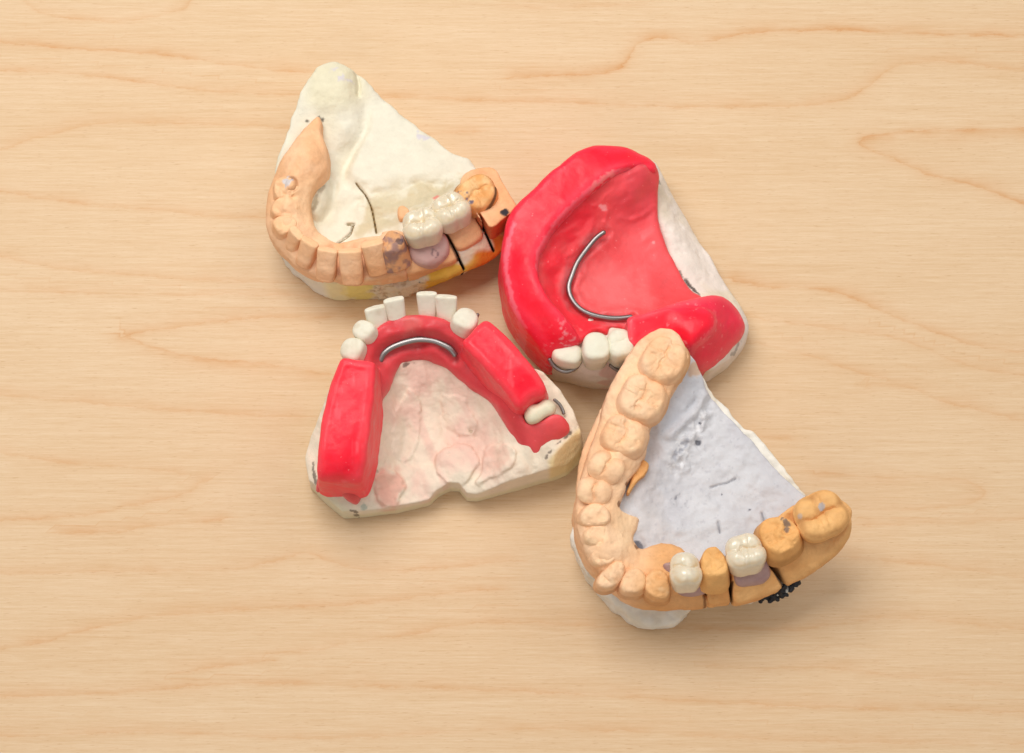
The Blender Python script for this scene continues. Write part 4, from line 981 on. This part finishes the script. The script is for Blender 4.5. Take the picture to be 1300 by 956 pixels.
        c = mix(c, lin(88, 88, 98), np.maximum.reduce([blot(V, 886.5, 561, 18, .9, .2), blot(V, 889, 536, 19, .45), blot(V, 917, 626, 18, .3), blot(V, 951, 647, 18, .4), blot(V, 812, 694, 19, 1.3)])*.85)
        c = mix(c, lin(150, 152, 164), stroke(V, [(873, 560), (862, 571), (856, 583)], 19, .9, .6)*.55)
        c = mix(c, lin(240, 238, 238), spot(V, [(892, 515), (900, 530), (870, 580), (858, 600), (852, 580)], 19, 1.5, nz=1.2)*sstep(0, .5, fbm(V[:, 0], V[:, 1], V[:, 2], 1, 3, 9))*.6)
        c = mix(c, lin(170, 168, 176), sstep(.85, 1.05, fbm(V[:, 0], V[:, 1], V[:, 2], .9, 2, 45))*.35)
        for l, wd in cr: c = mix(c, lin(92, 90, 100), stroke(V, l, 18.5, wd*.8)*(.6 if len(l) == 2 else .3))
        return mix(c, lin(212, 160, 98), blot(V, 881, 466, 23, 2.2)*.6)
    solid('lavender_filling', M_PLASTER, K, bounds(lo), .3, prism(lo, ltop, lambda X, Y: LT(X, Y)-6, .7), lc, lambda V, N: .07*fbm(V[:, 0], V[:, 1], V[:, 2], 1.5, 3, 2), z0=8, z1=27)
    # stone arch
    ao = pts([(846, 416, 30), (834, 417, 30), (822, 422, 29), (808, 435, 27), (795, 453, 26), (783, 473, 25), (772, 497, 24), (765, 520, 23), (758, 545, 22), (748, 572, 22), (739, 600, 22), (733, 630, 21), (730, 655, 20), (733, 679, 19), (740, 702, 18), (752, 722, 17.5), (768, 740, 17), (790, 758, 17), (812, 768, 17), (840, 771, 17), (870, 770, 17),
              (897, 767, 17), (893, 752, 20), (890, 735, 22), (884, 715, 23), (876, 705, 22), (862, 697, 20), (848, 691, 20), (832, 691, 20), (815, 697, 20), (806, 692, 20), (803, 684, 20), (808, 672, 20), (811, 660, 20), (803, 655, 21), (790, 652, 21), (786, 643, 22), (792, 628, 22), (798, 612, 22), (808, 600, 21), (818, 582, 22), (822, 568, 22), (818, 560, 23), (826, 545, 24), (838, 525, 24), (850, 508, 25),
              (862, 488, 25), (868, 482, 24), (866, 474, 25), (872, 468, 25), (876, 458, 26), (872, 440, 29), (866, 426, 30), (856, 417, 30)])
    AT = TPS([(845, 422, 31), (865, 445, 30.5), (825, 440, 30.5), (810, 455, 29), (845, 480, 30), (795, 480, 28.5), (840, 505, 27.5), (780, 520, 27.5), (830, 530, 27), (810, 528, 28), (765, 560, 26), (815, 560, 26), (785, 575, 27.5), (750, 590, 25.5), (800, 600, 25), (765, 608, 27), (742, 630, 25), (785, 635, 24.8), (760, 640, 26.5), (734, 665, 24.5), (790, 660, 23.5),
              (775, 670, 26), (738, 700, 23.5), (795, 690, 24.5), (770, 712, 25.5), (760, 735, 21.5), (800, 705, 23.5), (780, 755, 19.5), (830, 765, 18.3), (880, 765, 18.3), (820, 735, 23.5), (850, 745, 23), (830, 700, 22), (860, 705, 22.5), (885, 745, 21.5), (875, 720, 23.5), (806, 650, 22.5), (805, 680, 21.5), (815, 590, 23.3)])
    LOW = TPS([(846, 420, 24.5), (800, 450, 22), (870, 470, 22), (840, 480, 18), (780, 510, 15), (760, 600, 13), (735, 660, 12.5), (760, 735, 13), (830, 765, 14), (890, 760, 14), (820, 600, 13), (820, 680, 13)])
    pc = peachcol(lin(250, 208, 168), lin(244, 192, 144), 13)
    def ochre(V):
        # upper part peach, lower right part deeper ochre
        x0, y0 = P(790, 720, 22); x1, y1 = P(840, 735, 22)
        return sstep(x0, x1, V[:, 0]-.25*(V[:, 1]-y0))
    def acol(V, N):
        c = mix(pc(V, N), lin(224, 158, 88), ochre(V)*.75)
        c = mix(c, lin(248, 214, 170), spot(V, [(795, 640), (808, 655), (806, 690), (790, 700), (780, 660)], 23, 2)*.5)
        c = mix(c, lin(246, 206, 158), spot(V, [(800, 460), (775, 520), (765, 590), (780, 590), (795, 530), (820, 470)], 28, 2)*.5)
        for px, py, r in ((787, 642, .8), (795, 617, .6), (808, 695, .8)): c = mix(c, lin(120, 70, 34), blot(V, px, py, 22, r)*.8)
        return mix(c, lin(120, 70, 30), stroke(V, [(888, 738), (893, 752), (897, 768)], 20, .5)*.8)
    def afn(X, Y, Z):
        d = poly(X, Y, ao)+.18*fbm(X, Y, 0, 3, 3, 3); h = AT(X, Y)+.45*fbm(X, Y, 0, 4.5, 4, 6)
        for px, py, r, a in ((783, 722, .9, .8), (780, 690, .8, .6), (761, 690, .6, .7), (808, 752, 1.0, .5)):
            x, y = P(px, py, 24); h = h-a*np.exp(-((X-x)**2+(Y-y)**2)/r**2)
        f = smax(d[:, :, None]-.06*(22-Z), Z-h[:, :, None], 1.3)
        return smax(f, LOW(X, Y)[:, :, None]-Z, .6)
    sd = lambda V, N: .08*fbm(V[:, 0], V[:, 1], V[:, 2], 1.4, 3, 2)+.08*fbm(V[:, 0], V[:, 1], V[:, 2], 3.5, 2, 4)
    solid('stone_arch', M_STONE, K, bounds(ao), .29, afn, acol, sd, z0=10, z1=34)
    solid('lip_flange', M_STONE, K, bounds(pts([(730, 660, 14), (767, 520, 16)])), .34,
          prism(pts([(764, 518, 18), (757, 530, 17), (750, 545, 16), (744, 560, 16), (738, 580, 16), (733, 604, 16), (731, 630, 15), (740, 640, 15), (756, 600, 17), (768, 550, 18)]), lambda X, Y: 19.5+.3*fbm(X, Y, 0, 4, 2, 2), 14, 1.5), pc, sd, z0=12, z1=22)
    def tcol(V, N, loc):
        c = mix(pc(V, N), lin(228, 164, 94), ochre(V)*.75)
        c = mix(c, lin(250, 214, 168), sstep(.1, .9, fbm(V[:, 0], V[:, 1], V[:, 2], 2.2, 3, 4))*.45)
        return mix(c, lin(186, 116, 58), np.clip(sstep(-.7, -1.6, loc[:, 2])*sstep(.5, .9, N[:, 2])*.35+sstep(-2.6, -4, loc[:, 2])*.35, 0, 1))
    TT = [(843, 453, 33.2, 'worn', 11.5, 10.6, 5, 62, 3, {}), (816, 502, 32, 'worn', 11.2, 11.0, 5, 66, 4, {}), (793, 550, 30.2, 'worn', 9.6, 10.2, 4.2, 68, 5, {'four': 1}), (770, 591, 30, 'premolar', 7.8, 8.6, 4.6, 62, 6, {'fis': .6}), (755, 621, 29.4, 'premolar', 6.8, 8.2, 4.6, 78, 7, {'fis': .6}),
          (756, 653, 28.6, 'stump', 6.2, 7.4, 4.0, 88, 8, {'rough': .8}), (759, 679, 27.8, 'stump', 5.6, 7.0, 3.8, 100, 9, {'rough': .8}), (768, 702, 27.0, 'stump', 5.6, 7.0, 3.6, 118, 10, {'rough': .9}),
          (777, 729, 26.4, 'stump', 5.2, 8.4, 6, 135, 11, {'rough': .9}), (805, 737, 26.2, 'stump', 6.4, 7.0, 6, 168, 12, {'rough': .7}), (835, 741, 26.4, 'stump', 6.8, 7.6, 6.5, 186, 14, {'rough': .6})]
    for px, py, z, kd, l, w_, hh, an, sd_, ex in TT:
        ex = dict(ex); ex.setdefault('rnd', .8); ex.setdefault('fis', .5)
        if kd == 'worn': ex['sharp'] = .36
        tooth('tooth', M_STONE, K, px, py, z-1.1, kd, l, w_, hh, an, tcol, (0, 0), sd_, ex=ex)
    solid('stone_flap', M_STONE, K, bounds(pts([(795, 588, 20), (824, 630, 20)])), .28, prism(pts([(812, 587, 21), (819, 587, 21), (823, 593, 21), (819, 604, 21), (811, 612, 21), (804, 622, 21), (799, 630, 21), (794, 628, 21), (798, 616, 21), (803, 603, 21)]),
          lambda X, Y: 22.6+.4*fbm(X, Y, 0, 2.5, 3, 2), 17, .6), peachcol(lin(232, 172, 106), lin(220, 150, 84), 3), sd, z0=16, z1=25)
    # dies
    oc = peachcol(lin(240, 184, 120), lin(228, 160, 94), 23)
    def die(outl, tp, lowz, c, name='die_block', k=.8, taper=.03, mat=None, extra=None):
        o2 = pts(outl); Tt = TPS(tp)
        def f(X, Y, Z):
            d = poly(X, Y, o2); h = Tt(X, Y)+.25*fbm(X, Y, 0, 3.5, 3, 6)
            if extra is not None: h = extra(X, Y, h)
            return smax(smax(d[:, :, None]-taper*(h[:, :, None]-Z), Z-h[:, :, None], k), (lowz(X, Y)[:, :, None] if callable(lowz) else lowz)-Z, .5)
        return solid(name, mat or M_STONE, K, bounds(o2), .3, f, c, sd, z0=9, z1=Tt.hi+1)
    def dc(V, N):
        c = oc(V, N); return mix(c, lin(60, 36, 18), np.maximum(stroke(V, [(928, 742), (928, 755), (931, 766)], 19, .45), stroke(V, [(971, 708), (984, 728), (997, 744)], 20, .6))*.9)
    die([(892, 716, 23), (891, 735, 21), (896, 750, 19), (900, 767, 17), (915, 766, 17), (928, 764, 17), (925, 750, 19), (926, 735, 21), (925, 712, 23), (905, 706, 23)], [(905, 745, 22.5), (925, 740, 21.5), (910, 763, 18.4), (908, 715, 24)], 13, dc)
    die([(928, 716, 23), (929, 735, 21), (929, 750, 19), (933, 766, 17), (950, 763, 17), (968, 758, 17), (992, 746, 17), (985, 733, 19), (975, 718, 22), (965, 705, 23), (940, 705, 23)], [(935, 745, 21), (960, 740, 21), (980, 738, 20), (940, 764, 18.2), (975, 753, 18), (950, 715, 24)], 13, dc)
    LB = TPS([(1078, 660, 21), (1070, 640, 22), (1020, 640, 17), (985, 665, 14), (1000, 740, 15), (1060, 705, 17), (1030, 680, 15)])
    def bext(X, Y, h):
        q, _ = line(X, Y, pts([(1078, 668, 24), (1066, 688, 22), (1045, 712, 20)], 22), 3); h = h+.9*np.exp(-(q/1.2)**2)
        q, _ = line(X, Y, pts([(1022, 692), (1040, 690), (1060, 675)], 22), 3); return h-.5*np.exp(-(q/1.5)**2)
    die([(962, 680, 24), (972, 700, 23), (984, 718, 20), (998, 741, 17), (1010, 738, 17.5), (1026, 730, 18), (1044, 718, 19), (1060, 705, 20), (1072, 692, 22), (1078, 680, 23), (1079, 664, 24), (1079, 648, 25), (1066, 636, 26), (1040, 632, 26), (1010, 642, 25), (990, 655, 25)],
        [(985, 700, 24.5), (1002, 733, 19), (1030, 720, 20), (1060, 695, 22.5), (1075, 665, 26), (1040, 700, 22.5), (1010, 705, 23), (1000, 665, 26), (1040, 650, 27), (1070, 650, 27)], LB, lambda V, N: mix(oc(V, N), lin(60, 36, 18), stroke(V, [(966, 697), (980, 718), (997, 742)], 20, .5)*.9), k=1.2, extra=bext)
    gc = lambda V, N: mix(np.tile(lin(186, 152, 146), (len(V), 1)), lin(170, 134, 132), sstep(-.2, .6, fbm(V[:, 0], V[:, 1], V[:, 2], 4, 3, 5)))
    die([(843, 716, 24), (845, 727, 24), (849, 738, 23), (852, 750, 21), (864, 756, 20.5), (884, 756, 20.5), (899, 750, 21), (901, 738, 22.5), (893, 722, 24), (870, 716, 24)], [(847, 722, 25), (856, 748, 22.3), (880, 753, 21.7), (897, 745, 22.6), (872, 722, 25)], 19, gc, 'gum_mask', 1.4, mat=M_TOOTH)
    die([(928, 712, 24), (931, 728, 23), (936, 743, 21.5), (955, 743, 21.5), (973, 737, 21.5), (978, 726, 22), (970, 708, 23), (950, 700, 24)], [(933, 725, 24.4), (940, 741, 22.5), (970, 735, 22.5), (972, 715, 24.5), (950, 710, 26)], 18, gc, 'gum_mask', 1.4, mat=M_TOOTH)
    # stumps and the big end molar
    def st(V, N, loc):
        c = mix(oc(V, N), lin(236, 176, 102), np.full(len(V), .4)); c = mix(c, lin(96, 92, 96), np.maximum.reduce([blot(V, 1000, 663, 30, 1.0), blot(V, 999, 672, 30, .8), blot(V, 994, 657, 30, .6)])*.75)
        return mix(c, lin(140, 84, 36), sstep(-3, -5, loc[:, 2])*.4)
    tooth('tooth', M_STONE, K, 907, 712, 28, 'stump', 7.2, 8.6, 8, 4, lambda V, N, loc: mix(oc(V, N), lin(236, 180, 108), np.full(len(V), .5)), (18, 0), 41, ex={'rough': .9})
    tooth('tooth', M_STONE, K, 990, 677, 29.5, 'stump', 9.6, 10.6, 7, 24, st, (10, 0), 46, ex={'rough': 1.0}, label='ochre molar stump with grey pencil marks on its top')
    def mo(V, N, loc):
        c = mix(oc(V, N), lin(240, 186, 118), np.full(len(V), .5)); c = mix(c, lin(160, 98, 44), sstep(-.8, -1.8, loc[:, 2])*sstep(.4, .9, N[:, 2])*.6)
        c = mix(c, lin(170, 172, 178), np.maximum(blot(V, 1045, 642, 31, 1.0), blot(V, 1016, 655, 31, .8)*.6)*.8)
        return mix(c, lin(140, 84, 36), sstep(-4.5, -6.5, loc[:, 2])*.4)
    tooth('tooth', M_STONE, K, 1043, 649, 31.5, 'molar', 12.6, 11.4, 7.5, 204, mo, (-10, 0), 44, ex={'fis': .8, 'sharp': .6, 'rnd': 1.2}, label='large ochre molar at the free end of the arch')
    # black bubbly wax marks on the side of the base
    rs = np.random.RandomState(5)
    x = []
    for px, py, z in ((968, 760, 12), (972, 756, 13), (976, 761, 12), (980, 754, 13), (984, 758, 12), (988, 751, 13.5), (992, 755, 12.5), (995, 748, 14), (999, 752, 13), (1003, 746, 14), (1000, 741, 15), (1008, 741, 14.5), (990, 746, 14.5), (979, 750, 14), (1012, 738, 15)):
        for k in range(7):
            a, b = P(px+rs.uniform(-4, 4), py+rs.uniform(-2, 4), z); x.append((a, b, z+rs.uniform(-.7, .7), rs.uniform(.25, .6)))
    def bf(X, Y, Z):
        f = None
        for a, b, c_, r in x:
            q = np.sqrt((X-a)[:, :, None]**2+(Y-b)[:, :, None]**2+(Z-c_)**2)-r
            f = q if f is None else smin(f, q, .25)
        return f
    xa = np.array(x); solid('black_wax_mark', M_INK, K, bounds(xa[:, :2]), .22, bf, flat((.018, .018, .022)), z0=9, z1=18)
    def cc(V, N, loc):
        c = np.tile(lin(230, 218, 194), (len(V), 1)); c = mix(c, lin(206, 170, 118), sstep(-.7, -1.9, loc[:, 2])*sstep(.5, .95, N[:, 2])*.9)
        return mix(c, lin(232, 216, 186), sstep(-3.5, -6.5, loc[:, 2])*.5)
    for px, py, z, kd, l, w_, an, ti, sd_, lab in ((871, 715, 30.2, 'premolar', 7.4, 8.8, 184, (-22, 0), 53, 'small ivory ceramic premolar crown on the lavender and ochre cast'), (946, 693, 30, 'molar', 9.2, 9.0, 192, (-22, 0), 55, 'ivory ceramic molar crown between two ochre stumps of the lavender cast')):
        R = thing('ceramic_crown', lab, 'dental crown', px, py); R['group'] = 'ceramic crowns set on the casts'
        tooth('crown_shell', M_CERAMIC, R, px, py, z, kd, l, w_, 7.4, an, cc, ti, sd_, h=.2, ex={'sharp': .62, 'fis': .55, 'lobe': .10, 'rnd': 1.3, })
build_four()
# ------------------------------------------------------------------ light and camera
def area(name, loc, size, power, col, tgt=(0, 0, 0)):
    l = bpy.data.lights.new(name, 'AREA'); l.shape = 'RECTANGLE'; l.size, l.size_y = size[0]*S, size[1]*S
    l.energy = power; l.color = col
    o = bpy.data.objects.new(name, l); C.objects.link(o); o.location = Vector(loc)*S
    o.rotation_euler = (Vector(tgt)*S-o.location).to_track_quat('-Z', 'Y').to_euler()
    return o
area('softbox_key', (-150, 230, 590), (400, 330), 3.2, (1, .985, .96))
area('softbox_fill', (380, 200, 600), (500, 400), 1.15, (1, .985, .965))
area('softbox_front', (-150, -520, 560), (500, 300), .70, (1, .985, .965))
w = bpy.data.worlds.new('World'); bpy.context.scene.world = w; w.use_nodes = True
w.node_tree.nodes['Background'].inputs[0].default_value = (1, .98, .95, 1)
w.node_tree.nodes['Background'].inputs[1].default_value = .30
cam = bpy.data.cameras.new('camera'); co = bpy.data.objects.new('camera', cam); C.objects.link(co)
cam.lens = LENS; cam.sensor_width = 36; cam.clip_start = .01; cam.clip_end = 10
co.location = Vector(CAMP)*S; co.rotation_euler = (TILT, 0, 0)
sc = bpy.context.scene; sc.camera = co
sc.view_settings.view_transform = 'Standard'; sc.view_settings.look = 'None'; sc.view_settings.exposure = 0; sc.view_settings.gamma = 1
for o in bpy.data.objects:
    if '_o' in o: del o['_o']
